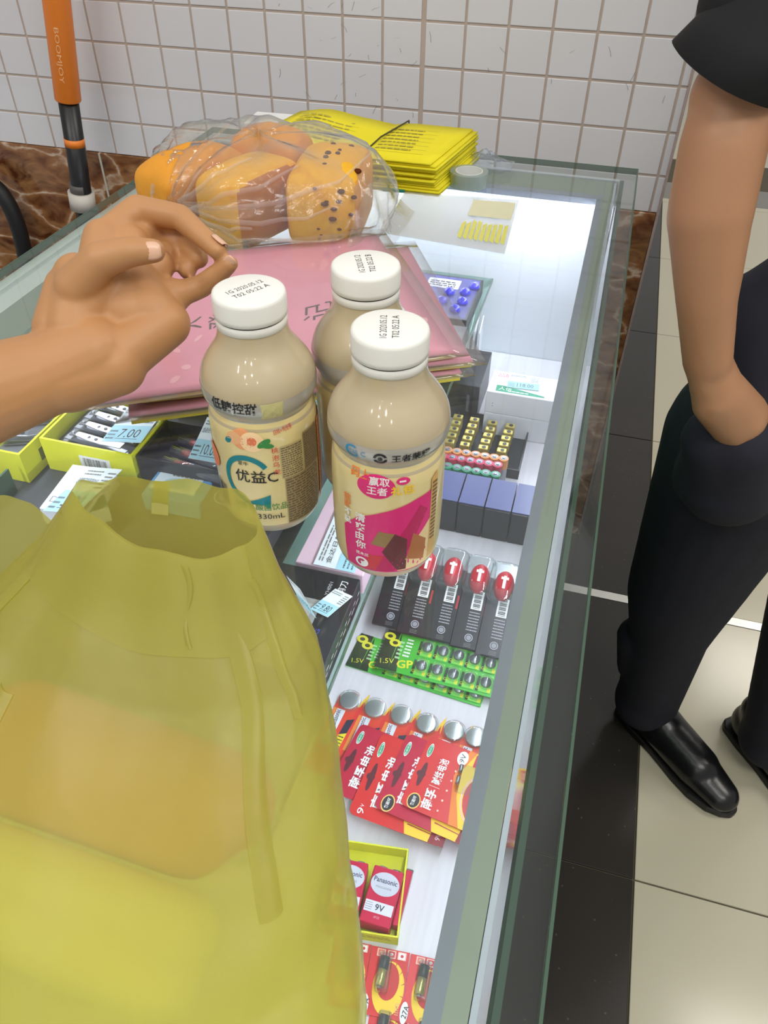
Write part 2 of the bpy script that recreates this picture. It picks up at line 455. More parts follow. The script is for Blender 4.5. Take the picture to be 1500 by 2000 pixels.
# pen scuffs on the tiles
SCUFF = mat('scuff_mark', (120, 118, 118), 0.8)
sc = MB(); rs = random.Random(5)
for i in range(34):
    px = rs.gauss(690, 75) if i < 26 else rs.uniform(950, 1300); py = rs.uniform(8, 230) if i < 26 else rs.uniform(60, 200)
    p = ony(px, py, YW-0.0002); L = rs.uniform(.004, .016); a = rs.uniform(0.2, 2.9); cv = rs.uniform(-.6, .6)
    pts = [(p.x+L*(t-.5)*math.cos(a+cv*t), YW-0.0003, p.z+L*(t-.5)*math.sin(a+cv*t)) for t in (0, .25, .5, .75, 1)]
    for q, r in zip(pts, pts[1:]):
        w = 0.0003
        sc.add([(q[0]-w, q[1], q[2]), (q[0]+w, q[1], q[2]), (r[0]+w, r[1], r[2]), (r[0]-w, r[1], r[2])], [(0, 1, 2, 3)])
o = sc.build('scuff_marks', SCUFF, wall); tag(o, 'dark scuffs and pen marks on the tiles', kind='stuff')
MARBLE = marble_mat()
base = MB().box((-2.4, YW+0.001, 0.0), (XC-0.006, YW+0.02, 0.782)).build('baseboard_back', mat('joint_white', (214, 204, 190), 0.6)); tag(base, kind='structure')
for x0, x1 in ((-1.80, -1.0070), (-1.0025, -0.2), (-0.198, XC-0.004)):
    MB().box((x0, YW-0.004, 0.001), (x1, YW+0.008, 0.782)).build('marble_slab', MARBLE, base, bevel=0.001, bseg=1)
MB().box((-1.0070, YW-0.0042, 0.001), (-1.0025, YW+.002, 0.781)).build('joint_strip', mat('joint_white', (214, 204, 190)), base)
edge = MB().box((XC-0.0035, YW-0.004, 0.001), (XC+0.0008, YW+0.01, 1.75)).build('trim_1', mat('chipped_edge', (176, 158, 152), 0.6, var=0.2, scale=60, bump=0.4)); tag(edge, kind='structure')

# ================================================================== GLASS DISPLAY COUNTER
ZT, ZU, ZB = 0.920, 0.742, 0.610             # top of glass, upper glass shelf, case floor
XL, XR, YN, YF = -0.630, 0.0415, -0.22, 1.213
XF = 0.0240                                  # outer face of the front glass
GLASS = film('counter_glass', (244, 247, 247), 0.012, (220, 235, 230), 0.03, 1.45)
GEDGE = film('glass_edge', (120, 165, 140), 0.35, (120, 150, 130), 0.2, 1.45)
DGLASS = film('green_glass', (150, 182, 160), 0.05, (70, 100, 76), 0.08, 1.45)
PROF = mat('led_profile_aluminium', (166, 178, 160), 0.45, 0.3)
PROFS = mat('led_profile_side', (158, 166, 178), 0.5, 0.2)
WPAN = mat('white_panel', (226, 230, 236), 0.4, var=0.02)
LED = mat('led_diffuser', (225, 235, 255), 0.5, emit=4.0, var=0)
DARK = mat('dark_plinth', (38, 38, 40), 0.4)
ctr = root('display_counter', (-0.3, 0.5, 0), 'long glass-topped display counter lit from inside by white light strips', 'display counter')
top = MB().box((XL, YN, ZT-0.008), (XR, YF, ZT)).build('glass_top', GLASS, ctr)
te = MB()
te.box((XR-0.0014, YN, ZT-0.008), (XR+0.0003, YF, ZT+0.0002)); te.box((XL-0.0003, YN, ZT-0.008), (XL+0.0014, YF, ZT+0.0002)); te.box((XL, YF-0.0014, ZT-0.008), (XR, YF+0.0003, ZT+0.0002))
te.build('polished_edge', GEDGE, top)
fg = MB().box((XF-0.005, YN+0.02, 0.10), (XF, YF-0.03, ZT-0.0085)).build('front_glass', DGLASS, ctr)
MB().box((XF-0.0030, YN+0.02, ZT-0.0105), (XF+0.0006, YF-0.03, ZT-0.0083)).build('polished_edge', GEDGE, fg)
MB().box((XL+0.018, YN+0.02, ZB), (XL+0.023, YF-0.03, ZT-0.0085)).build('side_glass', GLASS, ctr)
bp = MB().box((XL+0.018, YF-0.034, 0.10), (XF-0.006, YF-0.026, ZT-0.0085)).build('back_panel', WPAN, ctr)
MB().box((XL+0.018, YN+0.012, 0.10), (XF-0.006, YN+0.02, ZT-0.0085)).build('end_panel', WPAN, ctr)
sh = MB().box((XL+0.024, YN+0.02, ZB-0.018), (XF-0.008, YF-0.035, ZB)).build('case_floor', streak_mat(), ctr)
MB().box((XL+0.03, YN+0.03, 0.10), (XF-0.012, YF-0.04, ZB-0.018)).build('base_cabinet', WPAN, ctr, bevel=0.002)
MB().box((XL+0.05, YN+0.05, 0.0), (XF-0.03, YF-0.05, 0.10)).build('plinth', DARK, ctr)
gs = MB().box((XL+0.024, 0.20, ZU-0.006), (-0.1465, YF-0.035, ZU)).build('glass_shelf', film('shelf_glass', (226, 240, 235), 0.02, (170, 200, 195), 0.05), ctr)
MB().box((-0.1475, 0.20, ZU-0.0062), (-0.1462, YF-0.035, ZU+0.0003)).build('polished_edge', GEDGE, gs)
# aluminium light profiles under the rim: front, back, left
def led(pts2, axis, a, b, side_mi):
    mb = MB()
    if axis == 'y': P = [[Vector((x, t, z)) for x, z in pts2] for t in (a, b)]
    else: P = [[Vector((t, y, z)) for y, z in pts2] for t in (a, b)]
    n = len(pts2); k = [P[0][i] for i in range(n)]+[P[1][i] for i in range(n)]
    mb.v = k; mb.f = [[i, (i+1) % n, (i+1) % n+n, i+n] for i in range(n)]+[list(range(n))[::-1], list(range(n, 2*n))]
    mb.m = [1 if i == side_mi else (2 if i in (side_mi+1,) else 0) for i in range(n)]+[0, 0]; mb.sm = [False]*(n+2)
    return mb
zp = ZT-0.010
pf = led([(0.0113, zp), (0.0, zp), (-0.0082, zp-0.003), (-0.002, zp-0.016), (0.0113, zp-0.018)], 'y', YN+0.025, YF-0.04, 1).build('light_profile', [PROF, PROFS, LED], ctr)
MB().box((0.0118, YN+0.02, zp-0.012), (0.0150, YF-0.036, zp-0.001)).build('lit_band_strip', mat('lit_band_white', (206, 214, 226), 0.4), ctr)  # added pale strip, its colour stands for the brightly lit band beside the profile
yb = YF-0.037
led([(yb, zp), (yb-0.055, zp), (yb-0.064, zp-0.003), (yb-0.05, zp-0.016), (yb, zp-0.018)], 'x', XL+0.03, -0.001, 1).build('light_profile', [PROF, PROFS, PROFS], ctr)
xl = XL+0.0015
PROFL = mat('pale_green_rim', (232, 240, 230), 0.4)
led([(xl, zp), (xl+0.046, zp), (xl+0.088, zp-0.004), (xl+0.08, zp-0.016), (xl, zp-0.018)], 'y', YN+0.025, YF-0.04, 1).build('light_profile', [PROFL, PROF, PROF], ctr)
COOL = (0.86, 0.88, 1.0)
area('case_light_strip', (0.002, 0.5, zp-0.020), (0, math.radians(38), 0), 0.008, 1.36, 3.4, COOL)
area('case_light_strip', (-0.31, yb-0.03, zp-0.022), (math.radians(-8), 0, 0), 0.55, 0.01, 1.3, COOL)
area('case_light_strip', (xl+0.06, 0.5, zp-0.022), (0, math.radians(-20), 0), 0.01, 1.36, 2.4, COOL)
# ================================================================== DRINK BOTTLES
PROFILE = [(0.0, .004), (.024, .003), (.029, .0), (.0325, .004), (.0348, .012), (.0357, .03), (.0358, .070), (.0355, .085), (.0346, .0910), (.0330, .0940),
           (.0328, .0965), (.0346, .1000), (.0367, .1045), (.0373, .110), (.0366, .1165), (.0343, .1230), (.0306, .1290), (.0266, .1345), (.0238, .1390), (.0221, .1440), (.0213, .149), (.0206, .153)]
def smooth_profile(p, n=5):
    out = []
    for i in range(len(p)-1):
        a, b, c, d = p[max(i-1, 0)], p[i], p[i+1], p[min(i+2, len(p)-1)]
        for k in range(n):
            t = k/n
            out.append(tuple(0.5*(2*b[q]+(c[q]-a[q])*t+(2*a[q]-5*b[q]+4*c[q]-d[q])*t*t+(3*b[q]-a[q]-3*c[q]+d[q])*t**3) for q in (0, 1)))
    return out+[p[-1]]
BPROF = [(max(r, 0.0), z) for r, z in smooth_profile(PROFILE)]
_bz = np.array([z for r, z in BPROF[12:]]); _br = np.array([r for r, z in BPROF[12:]])
def brad(v): return float(np.interp(v, _bz, _br))
MILK = mat('milky_drink', (190, 175, 144), 0.32, var=0.05, scale=30, coat=0.8, sss=0.0)
CAPM = mat('white_cap', (238, 238, 232), 0.38, var=0.015)
CREAML = mat('cream_label', (228, 210, 150), 0.3, coat=0.6, var=0.05, scale=25)
SILV = mat('silver_label', (188, 184, 176), 0.28, 0.25, coat=0.5)
K = ink(22, 22, 26); WHT = ink(240, 240, 238); TEAL = ink(10, 128, 140); GRN = ink(60, 140, 70); PEACH = ink(236, 160, 110); PEACHL = ink(250, 214, 168)
PINK = ink(222, 40, 120); PINKD = ink(190, 30, 92); ORG = ink(240, 130, 40); YEL = ink(250, 206, 50); BLU = ink(60, 150, 200); BRN = ink(112, 96, 70); RED = ink(214, 60, 60); GREY = ink(120, 120, 120)
def bottle(loc, label, face, kind, cap_rot, cap_lines):
    """face: angle (rad) on the bottle that the main label centre points to"""
    r = root('drink_bottle', loc, label, 'bottle', 'bottles of yogurt drink on the counter')
    L = Vector(loc)
    body = MB().lathe(BPROF, L, 64).build('bottle_body', MILK, r)
    def cyl(u, v, h): a = face+u/0.0357; q = brad(v)+h+.00025; return L+Vector((q*math.cos(a), q*math.sin(a), v))
    # wrap label: cream sleeve below, silvery band on the bulge
    def sleeve(v0, v1, h, n=14): return [[L+Vector(((brad(v)+h)*math.cos(2*math.pi*j/64), (brad(v)+h)*math.sin(2*math.pi*j/64), v)) for j in range(64)] for v in [v0+(v1-v0)*i/n for i in range(n+1)]]
    lab = MB(); lab.grid(sleeve(.010, .0955, .00012), 0, wrap=True); lab.grid(sleeve(.0955, .1130, .00012), 1, wrap=True)
    lab = lab.build('wrap_label', [CREAML, SILV], r, fix=False)
    P = Print(cyl, 0.004)
    if kind == 'promo':
        P.ell(-.022, .1075, .0045, .0045, BLU, a0=50, a1=330, hole=.72); P.text('优益', -.0255, .1058, .0034, BLU); P.text('C', -.0165, .1058, .0034, BLU)
        P.ell(-.0052, .1063, .0040, .0040, K, hole=.62, a0=20, a1=175); P.ell(-.0052, .1063, .0040, .0040, K, hole=.62, a0=200, a1=355); P.ell(-.0052, .1063, .0014, .0014, K)
        P.text('王者荣耀', .001, .1035, .0058, K, w=.023, bold=.014)
        P.ell(-.008, .0835, .0118, .0088, PINK); P.text('码上', -.025, .0875, .0062, ORG, bold=.014); P.text('赢取', -.0122, .0845, .0062, WHT, bold=.014)
        P.text('王者', -.0135, .0775, .0062, WHT, bold=.014); P.text('礼包', .0010, .0775, .0072, YEL, bold=.022); P.ell(.0085, .0880, .0042, .0026, PINK); P.rect(.0062, .0873, .004, .0012, WHT)
        P.poly([(-.030, .010), (.028, .010), (.030, .074), (.018, .072), (-.004, .064), (-.019, .057), (-.031, .044)], PINK)
        P.poly([(.006, .011), (.029, .011), (.030, .052), (.020, .040)], ink(232, 206, 150)); P.poly([(-.012, .011), (.004, .011), (.026, .060), (.020, .066)], PINKD)
        P.poly([(-.004, .030), (.006, .012), (.012, .012), (.012, .040), (.004, .046)], ink(104, 52, 54)); P.poly([(-.011, .036), (-.002, .034), (.004, .046), (-.006, .048)], ink(150, 122, 74))
        P.poly([(.012, .022), (.025, .016), (.026, .034), (.016, .044)], ink(176, 110, 60)); P.poly([(-.016, .012), (-.008, .012), (-.003, .026), (-.013, .026)], ink(206, 52, 60))
        P.poly([(.0285, .014), (.0345, .014), (.0345, .086), (.0285, .082)], ink(214, 170, 100))
        for i, c in enumerate('控甜不腻'): P.text(c, -.0305, .066-i*.0062, .0058, ORG if i < 2 else WHT, bold=.022)
        for i, c in enumerate('清爽由你'): P.text(c, -.0215, .053-i*.0078, .0070, WHT, bold=.022)
        P.text('花木兰', -.0215, .0235, .0030, WHT, w=.009, bold=.02); P.ell(-.0175, .0170, .0046, .0046, WHT); P.ell(-.0175, .0170, .0030, .0030, PINKD, a0=40, a1=250, hole=.3)
        P.lines(.0295, .03, .0045, .05, 16, BRN, 4)
    else:
        P.text('低糖控甜', -.034, .1055, .0085, K, w=.030, bold=.014)
        P.rect(-.002, .1010, .014, .012, ink(206, 200, 140))
        P.ell(-.0165, .0850, .0075, .0078, PEACH); P.ell(-.0100, .0835, .0078, .0075, PEACHL); P.ell(-.0100, .0840, .0030, .0032, ink(226, 120, 80)); P.ell(-.0025, .0825, .0050, .0024, GRN, rot=.6); P.ell(-.0005, .0805, .0042, .0019, GRN, rot=-.2)
        P.ell(-.022, .0850, .0052, .0048, ink(236, 180, 130)); P.ell(-.0265, .0825, .0030, .0020, TEAL, rot=.8)
        P.ell(-.0160, .0520, .0170, .0205, TEAL, a0=35, a1=255, hole=.80); P.poly([(-.0210, .0312), (-.002, .0395), (-.003, .0270), (-.0075, .0305), (-.0200, .0345)], TEAL)
        P.text('蒙牛', -.0215, .0640, .0035, K); P.text('优益C', -.0245, .0500, .0105, K, w=.0285, bold=.008)
        P.text('活性乳酸菌饮品', -.0300, .0255, .0062, GRN, w=.0385); P.text('330mL', -.0125, .0175, .0048, K)
        P.text('白桃+乌龙茶', .0045, .0880, .0035, RED, w=.013, rot=.12)
        for i, c in enumerate('桃泡乌龙'): P.text(c, .0015, .0740-i*.0058, .0046, RED)
        P.rect(.0070, .052, .016, .026, ink(190, 172, 124)); P.lines(.0075, .0525, .0150, .025, 14, BRN, 2)
        P.rect(.0085, .010, .030, .042, ink(164, 144, 104)); P.lines(.009, .011, .029, .040, 18, BRN, 5, .6); P.rect(.0245, .052, .016, .030, ink(150, 130, 92)); P.lines(.025, .053, .015, .028, 14, BRN, 8, .6)
        P.rect(.042, .012, .02, .07, ink(232, 140, 84)); P.lines(.043, .014, .018, .066, 20, BRN, 9); P.barcode(-.052, .02, .016, .02, K)
        P.ell(-.048, .06, .009, .010, ink(236, 130, 80))
    P.build('label_print', lab)
    ring = MB().lathe([(.0207, .1485), (.0219, .1492), (.0219, .1535), (.0214, .1545)], L, 56).build('tamper_ring', CAPM, r)
    prof = [(.0214, .1552), (.0223, .1556), (.0223, .1585), (.0223, .1670), (.0217, .1692), (.0200, .1700), (.0, .1701)]
    cp = MB(); n = 96; vs = []
    for rr, z in prof:
        for j in range(n):
            q = rr*(0.984 if (j % 2 and .158 < z < .168) else 1.0); vs.append(L+Vector((q*math.cos(2*math.pi*j/n), q*math.sin(2*math.pi*j/n), z)))
    cp.add(vs, [(i*n+j, i*n+(j+1) % n, (i+1)*n+(j+1) % n, (i+1)*n+j) for i in range(len(prof)-1) for j in range(n)], 0, True)
    cap = cp.build('screw_cap', CAPM, r)
    T = Print(flat(L+Vector((0, 0, .1700)), (math.cos(cap_rot), math.sin(cap_rot), 0), (-math.sin(cap_rot), math.cos(cap_rot), 0)))
    gk = ink(70, 70, 72)
    for i, s in enumerate(cap_lines): T.text(s, -.0125, .0018-i*.0068, .0040, gk, w=.025)
    T.build('date_print', cap)
    return r
zc = ZT+0.0004
bF = on(756, 1066, ZT); bL = on(535, 984, ZT); bK = on(718, 924, ZT)
fa = lambda p, extra=0.0: math.atan2(-p.y, -p.x)+extra
bottle((bF.x, bF.y, zc), 'nearest drink bottle, with pink promotional print on its cream label', fa(bF, .02), 'promo', math.radians(105), ('1G 2020.05.12', 'T02 05:22 A'))
bottle((bL.x, bL.y, zc), 'drink bottle with peach picture and teal arrow logo beside the yellow bag', fa(bL, .02), 'peach', math.radians(58), ('1G 2020.05.12', 'T02 05:22 A'))
bottle((bK.x, bK.y, zc), 'drink bottle half hidden behind the two nearer bottles', fa(bK, 1.0), 'peach', math.radians(115), ('1G 2020.05.12', 'T02 05:22 B'))

# ================================================================== PINK LAMINATED REGISTERS
PINKC = mat('pink_card', (230, 148, 172), 0.35, var=0.07, scale=14)
PAPERL = mat('lime_pages', (206, 190, 66), 0.8, var=0.15, scale=60)
PAPERY = mat('cream_pages', (226, 200, 120), 0.8, var=0.1, scale=60)
LAMI = film('lamination', (255, 255, 255), 0.06, (255, 245, 245), 0.10, 1.4)
def register(C, ang, w, d, z, t, label, top=False):
    """C: right-front corner, ang: direction of the front edge (towards the left)"""
    u = Vector((math.cos(ang), math.sin(ang), 0)); v = Vector((u.y, -u.x, 0))
    O = Vector((C[0], C[1], z))
    r = root('pink_register', O+u*w/2+v*d/2, label, 'notebook', 'stack of pink registers')
    MB().slab(O+v*d*.998+u*.001, u*(w-.002), -v*(d*.996), t*0.72).build('pages', PAPERY if top else PAPERL, r)
    def sheet(z0, m, grow, th):
        n = 14; P = []
        for i in range(n+1):
            row = []
            for j in range(n+1):
                a, b = i/n, j/n
                dz = 0.0
                row.append(O+u*(-grow+a*(w+2*grow))+v*(-grow+b*(d+2*grow))+Vector((0, 0, z0+dz)))
            P.append(row)
        return MB().grid(P).build('cover' if m is PINKC else 'plastic_sleeve', m, r, thick=th)
    cv = sheet(t*0.78, PINKC, 0.0, 0.0006)
    sheet(t*0.78+.0020, LAMI, 0.010, 0.0003)
    if top:
        mpf = lambda a, b, h: O+u*a+v*b+Vector((0, 0, t*0.78+.0004+h))
        # handwritten characters, tops towards the left edge
        def ch(c, px, py, s):
            q = on(px, py, z+t)-O; a, b = q.dot(u), q.dot(v)
            P = Print(mpf); vv, tt, size = text_tris(c, .0)
            k = s/size[1]; sw = size[0]*k
            ax = (on(px, py-60, z+t)-on(px, py, z+t)).normalized(); ay = (on(px-60, py+14, z+t)-on(px, py, z+t)).normalized()
            pts = []
            for x, y in vv:
                w_ = ax*(x*k-sw/2)+ay*(y*k-s/2); pts.append((a+w_.dot(u), b+w_.dot(v)))
            P.tris(pts, tt, ink(40, 18, 30)); P.build('handwritten_character', cv)
        ch('记', 621, 606, .030); ch('登', 436, 622, .030); ch('人', 372, 632, .022)
        PL = ink(242, 178, 190, 0.35); P = Print(mpf)
        rr = random.Random(3); seen = []
        for i in range(120):
            px, py = rr.uniform(230, 410), rr.uniform(655, 745)
            if i > 100: px, py = rr.uniform(820, 860), rr.uniform(560, 640)
            q = on(px, py, z+t)-O; a, b = q.dot(u), q.dot(v)
            if 0.01 < a < w-.01 and .01 < b < d-.01 and all((a-x)**2+(b-y)**2 > .019**2 for x, y in seen): seen.append((a, b)); P.ell(a, b, rr.uniform(.004, .009), rr.uniform(.002, .005), PL, n=12, rot=rr.uniform(0, 3)); P.layer -= 1
        tag(P.build('pale_blotches', cv), kind='stuff')
    return r
A0 = math.radians(180+29)
register((-0.092, 0.590), math.radians(180+30), .290, .250, ZT+.0004, .010, 'pink register at the bottom of the stack, yellowed page edges showing')
register((-0.084, 0.598), math.radians(180+28), .290, .250, ZT+.0112, .007, 'pink register in the middle of the stack, its corner sticking out')
register((-0.100, 0.596), math.radians(180+31.5), .318, .268, ZT+.0190, .006, 'topmost pink laminated register with handwritten characters on its cover', True)

# ================================================================== YELLOW FORMS, TAPE, SLEEVE
YP = mat('yellow_paper', (236, 222, 24), 0.75, var=0.05, scale=30)
stackdir = math.radians(14)
nf = 13
ya, yb_, yc = on(742, 350, ZT+.02), on(853, 366, ZT+.02), on(915, 300, ZT+.02)
ex = Vector((1, 0.02, 0)).normalized(); ey = Vector((-0.02, 1, 0)).normalized()
for i in range(nf):
    z = ZT+0.0006+i*0.0034
    jx, jy = random.uniform(-.004, .004), random.uniform(-.005, .005)
    x1, y0 = -0.199+jx-(0.0008*i), 1.028+jy-i*0.0005
    w, d = 0.265, 0.162
    n = 16; P = []
    for a in range(n+1):
        row = []
        for b in range(5):
            t = a/n; x = x1-w*(1-t); y = y0+d*b/4
            dz = 0.010*math.exp(-((t-.18)/.16)**2)*(i/nf) - 0.004*math.exp(-((t-.55)/.06)**2)*(i/nf)
            row.append(Vector((x+0.10*(b/4-0.5)*0.25, y, z+dz)))
        P.append(row)
    o = MB().grid(P).build('yellow_form_pad', YP, None, thick=0.0026)
    tag(o, '%s of the yellow form pads under the topmost one, counted upwards' % ('lowest', 'second', 'third', 'fourth', 'fifth', 'sixth', 'seventh', 'eighth', 'ninth', 'tenth', 'eleventh', 'twelfth')[i] if i < nf-1 else 'topmost yellow form pad, faint printed grid, under a dark band', 'form pad', 'yellow form pads held by a band')
    if i == nf-1:
        YPK = ink(176, 164, 40); q = Vector((x1-w, y0, z))
        Pq = Print(lambda a, b, h: Vector((x1-w+a, y0+b, z+.0016+0.010*math.exp(-((a/w-.18)/.16)**2)-0.004*math.exp(-((a/w-.55)/.06)**2)+h)), 0.01)
        for k in range(7):
            Pq.rect(.16, .03+k*.017, .075, .0006, YPK); Pq.rect(.03, .03+k*.017, .09, .0006, YPK)
        Pq.lines(.165, .035, .05, .10, 7, YPK, 6, .3); Pq.lines(.03, .035, .08, .10, 7, YPK, 9, .3)
        Pq.build('form_print', o)
bd = MB(); xb = -0.199-0.265*.45
pts = [(xb-.005+0.010, 1.024, ZT+.0010), (xb-.005, 1.022, ZT+.040), (xb+.004, 1.10, ZT+.0445), (xb+.022, 1.187, ZT+.044), (xb+.022, 1.190, ZT+.002)]
bd.tube(pts, 0.0011, 8); o = bd.build('rubber_band', mat('dark_rubber', (66, 62, 20), 0.6)); tag(o, 'dark rubber band round the bundle of yellow forms', 'rubber band')

cdp = on(768, 371, ZT)
o = MB().slab((cdp.x-.012, cdp.y-.012, ZT+.0004), (.03, .004, 0), (-.004, .022, 0), .004).build('small_box', mat('teal_card', (40, 140, 120), 0.4), None, bevel=.0006)
tag(o, 'small green and blue box peeking from under the yellow forms', 'box')
tp = on(915, 352, ZT+.006); tp = Vector((tp.x, tp.y, ZT+.0004))
tr_ = root('tape_roll', tp, 'roll of clear adhesive tape lying flat beside the yellow forms', 'tape')
CT = film('clear_tape', (226, 236, 232), 0.34, (205, 215, 210), 0.15, 1.45)
MB().lathe([(.0190, .0), (.0262, .0), (.0262, .0180), (.0190, .0180)], tp, 48, closed=True, smooth=False).build('tape_winding', CT, tr_)
MB().lathe([(.0176, .0), (.0188, .0), (.0188, .0185), (.0176, .0185)], tp, 48, closed=True, smooth=False).build('core', mat('tape_core', (226, 226, 222), 0.5), tr_)
Pt = Print(lambda u, v, h: tp+Vector(((.0263+h)*math.cos(u/.0262-1.6), (.0263+h)*math.sin(u/.0262-1.6), v)), .003)
for i in range(3): Pt.text('TAPE 48', -.02+i*.016, .006, .005, ink(150, 160, 156)); 
SLV = film('clear_sleeve', (250, 250, 248), 0.38, (222, 222, 216), 0.18, 1.4, bump=.15, bscale=40)
c4 = [on(790, 377, ZT), on(1014, 392, ZT), on(985, 497, ZT), on(746, 456, ZT)]
def quad_grid(c, z, amp, n=16, sd=0):
    P = []
    for i in range(n+1):
        row = []
        for j in range(n+1):
            a, b = i/n, j/n
            p = (c[0]*(1-a)+c[1]*a)*(1-b)+(c[3]*(1-a)+c[2]*a)*b
            row.append(Vector((p.x, p.y, z+amp*(0.5+0.5*math.sin(a*4+sd)*math.cos(b*5+sd)))))
        P.append(row)
    return P
slv = root('plastic_sleeve_bag', (c4[3]+c4[1])/2, 'flat clear plastic sleeve bag with yellow printed strip, lying on the counter', 'plastic sleeve')
MB().grid(quad_grid(c4, ZT+.0012, .0012)).build('front_film', SLV, slv)
MB().grid(quad_grid(c4, ZT+.0004, .0002)).build('rear_film', SLV, slv)
Ps = Print(lambda a, b, h: (lambda p: Vector((p.x, p.y, ZT+.0030+h)))((c4[0]*(1-a)+c4[1]*a)*(1-b)+(c4[3]*(1-a)+c4[2]*a)*b), .05)
YS = ink(232, 228, 110); YS2 = ink(228, 226, 190)
rr = random.Random(2)
Ps.rect(.62, .10, .36, .34, YS2)
for i in range(9): Ps.poly([(.60+i*.043, .56+rr.uniform(-.05, .05)), (.63+i*.043, .55), (.635+i*.043, .90), (.60+i*.043, .86)], YS)
Ps.build('yellow_print', slv)
wr = on(945, 290, ZT+.01)
n = 22; P = []
for i in range(n+1):
    row = []
    for j in range(n+1):
        a, b = (i/n-.5)*2, (j/n-.5)*2
        row.append(Vector((wr.x+a*.050, 1.170+b*.022, ZT+.0006+.022*max(0, 1-a*a)*max(0, 1-b*b)*(0.6+0.4*math.sin(a*9+b*4)*math.cos(b*7)))))
    P.append(row)
o = MB().grid(P).build('crumpled_wrapper', film('crinkled_clear', (245, 248, 255), 0.14, (220, 230, 245), 0.08, 1.45, bump=.9, bscale=70, gboost=2.0))
tag(o, 'crumpled clear plastic wrapper by the wall, right of the yellow forms', 'wrapper')
wp = [on(440, 226, ZT+.05), on(600, 240, ZT+.05)]
o = MB().slab((-0.535, 1.13, ZT+.0005), (.12, .005, 0), (-.004, .06, 0), .036).build('white_carton', mat('white_carton', (236, 236, 236), 0.5), None, bevel=.001)
tag(o, 'white carton edge showing behind the bagged bread', 'carton')

# ================================================================== BAGGED BREAD
CRUST = mat('bread_crust', (236, 158, 40), 0.55, var=0.25, scale=30, bump=.35, bscale=60)
CRUMB = mat('yellow_sponge', (248, 184, 32), 0.75, var=0.12, scale=60, bump=.3, bscale=150)
BRNC = mat('baked_brown', (196, 122, 56), 0.6, var=0.25, scale=40, bump=.2)
def browned(m, c2, lo, hi, scale):
    nt = m.node_tree; b = nt.nodes['Principled BSDF']; src = b.inputs['Base Color'].links[0].from_socket
    tc = nt.nodes.new('ShaderNodeTexCoord'); n = nt.nodes.new('ShaderNodeTexNoise'); n.inputs['Scale'].default_value = scale; n.inputs['Detail'].default_value = 5
    r = nt.nodes.new('ShaderNodeValToRGB'); r.color_ramp.elements[0].position = lo; r.color_ramp.elements[1].position = hi
    mx = nt.nodes.new('ShaderNodeMix'); mx.data_type = 'RGBA'; mx.inputs[7].default_value = lin(c2)
    nt.links.new(tc.outputs['Object'], n.inputs['Vector']); nt.links.new(n.outputs['Fac'], r.inputs[0]); nt.links.new(r.outputs[0], mx.inputs[0]); nt.links.new(src, mx.inputs[6]); nt.links.new(mx.outputs[2], b.inputs['Base Color'])
browned(CRUST, (206, 116, 36), .52, .72, 16); browned(CRUMB, (222, 138, 36), .58, .75, 22)
RAIS = mat('raisin', (92, 44, 22), 0.9, spec=.1)
def loaf(name, c, size, rot, m_side, m_cut, label, rz=0.0, dome=.25, raisins=0, seed=0):
    """soft rounded block: superellipsoid with domed top"""
    r = root(name, (c[0], c[1], c[2]), label, 'bread', 'pieces of bread in the clear bag')
    a, b, h = size; cr, sr = math.cos(rot), math.sin(rot); n, mm = 30, 16; P = []
    rnd = random.Random(seed)
    for i in range(mm+1):
        th = -math.pi/2+math.pi*i/mm; row = []
        for j in range(n):
            ph = 2*math.pi*j/n
            f = lambda x, e: math.copysign(abs(x)**e, x)
            x = a/2*f(math.cos(th), .25)*f(math.cos(ph), .25); y = b/2*f(math.cos(th), .25)*f(math.sin(ph), .25)
            z = h/2*(f(math.sin(th), .35)+1)
            z *= 1+dome*(1-(2*x/a)**2)*(1-(2*y/b)**2)*(z/h)
            z += rz*x
            row.append(Vector((c[0]+x*cr-y*sr, c[1]+x*sr+y*cr, c[2]+max(z, 0))))
        P.append(row)
    mb = MB().grid(P, wrap=True)
    o = mb.build('crust', [m_side, m_cut], r)
    for p in o.data.polygons:
        nn = p.normal
        if abs(nn.x*cr+nn.y*sr) > .8: p.material_index = 1
    for k in range(raisins):
        x, y = min(.45, max(-.45, rnd.gauss(.12, .2)))*a, min(.4, max(-.5, rnd.gauss(-.2, .22)))*b
        face = k % 2
        if face: px_, py_, pz_ = x, -b/2*.99, rnd.uniform(.2, .9)*h
        else: px_, py_, pz_ = x, y*.8, h*(1+dome*(1-(2*x/a)**2)*(1-(2*y/b)**2))*.985+rz*x
        q = Vector((c[0]+px_*cr-py_*sr, c[1]+px_*sr+py_*cr, c[2]+pz_)); s = rnd.uniform(.0018, .0052)
        MB().lathe([(0, -s*.6), (s*.8, -s*.3), (s, 0), (s*.7, s*.4), (0, s*.55)], q, 9).build('raisin', RAIS, r)
    return r
zbr = ZT+.0012
loaf('bread_loaf', (-.482, .862, zbr), (.076, .130, .070), math.radians(-22), CRUST, CRUST, 'golden rounded bread roll at the knotted end of the bag', dome=.28)
loaf('sponge_slice', (-.399, .840, zbr), (.070, .120, .076), math.radians(-18), CRUMB, BRNC, 'yellow sponge slice with brown side in the middle of the bag', dome=.14)
loaf('raisin_bread', (-.313, .882, zbr), (.086, .135, .078), math.radians(8), CRUMB, CRUST, 'yellow bread dotted with dark raisins at the far end of the bag', dome=.2, raisins=24, seed=4)
loaf('bread_loaf', (-.412, .945, zbr), (.095, .062, .080), math.radians(-8), CRUST, CRUST, 'brown topped bread at the back of the bag', dome=.2)
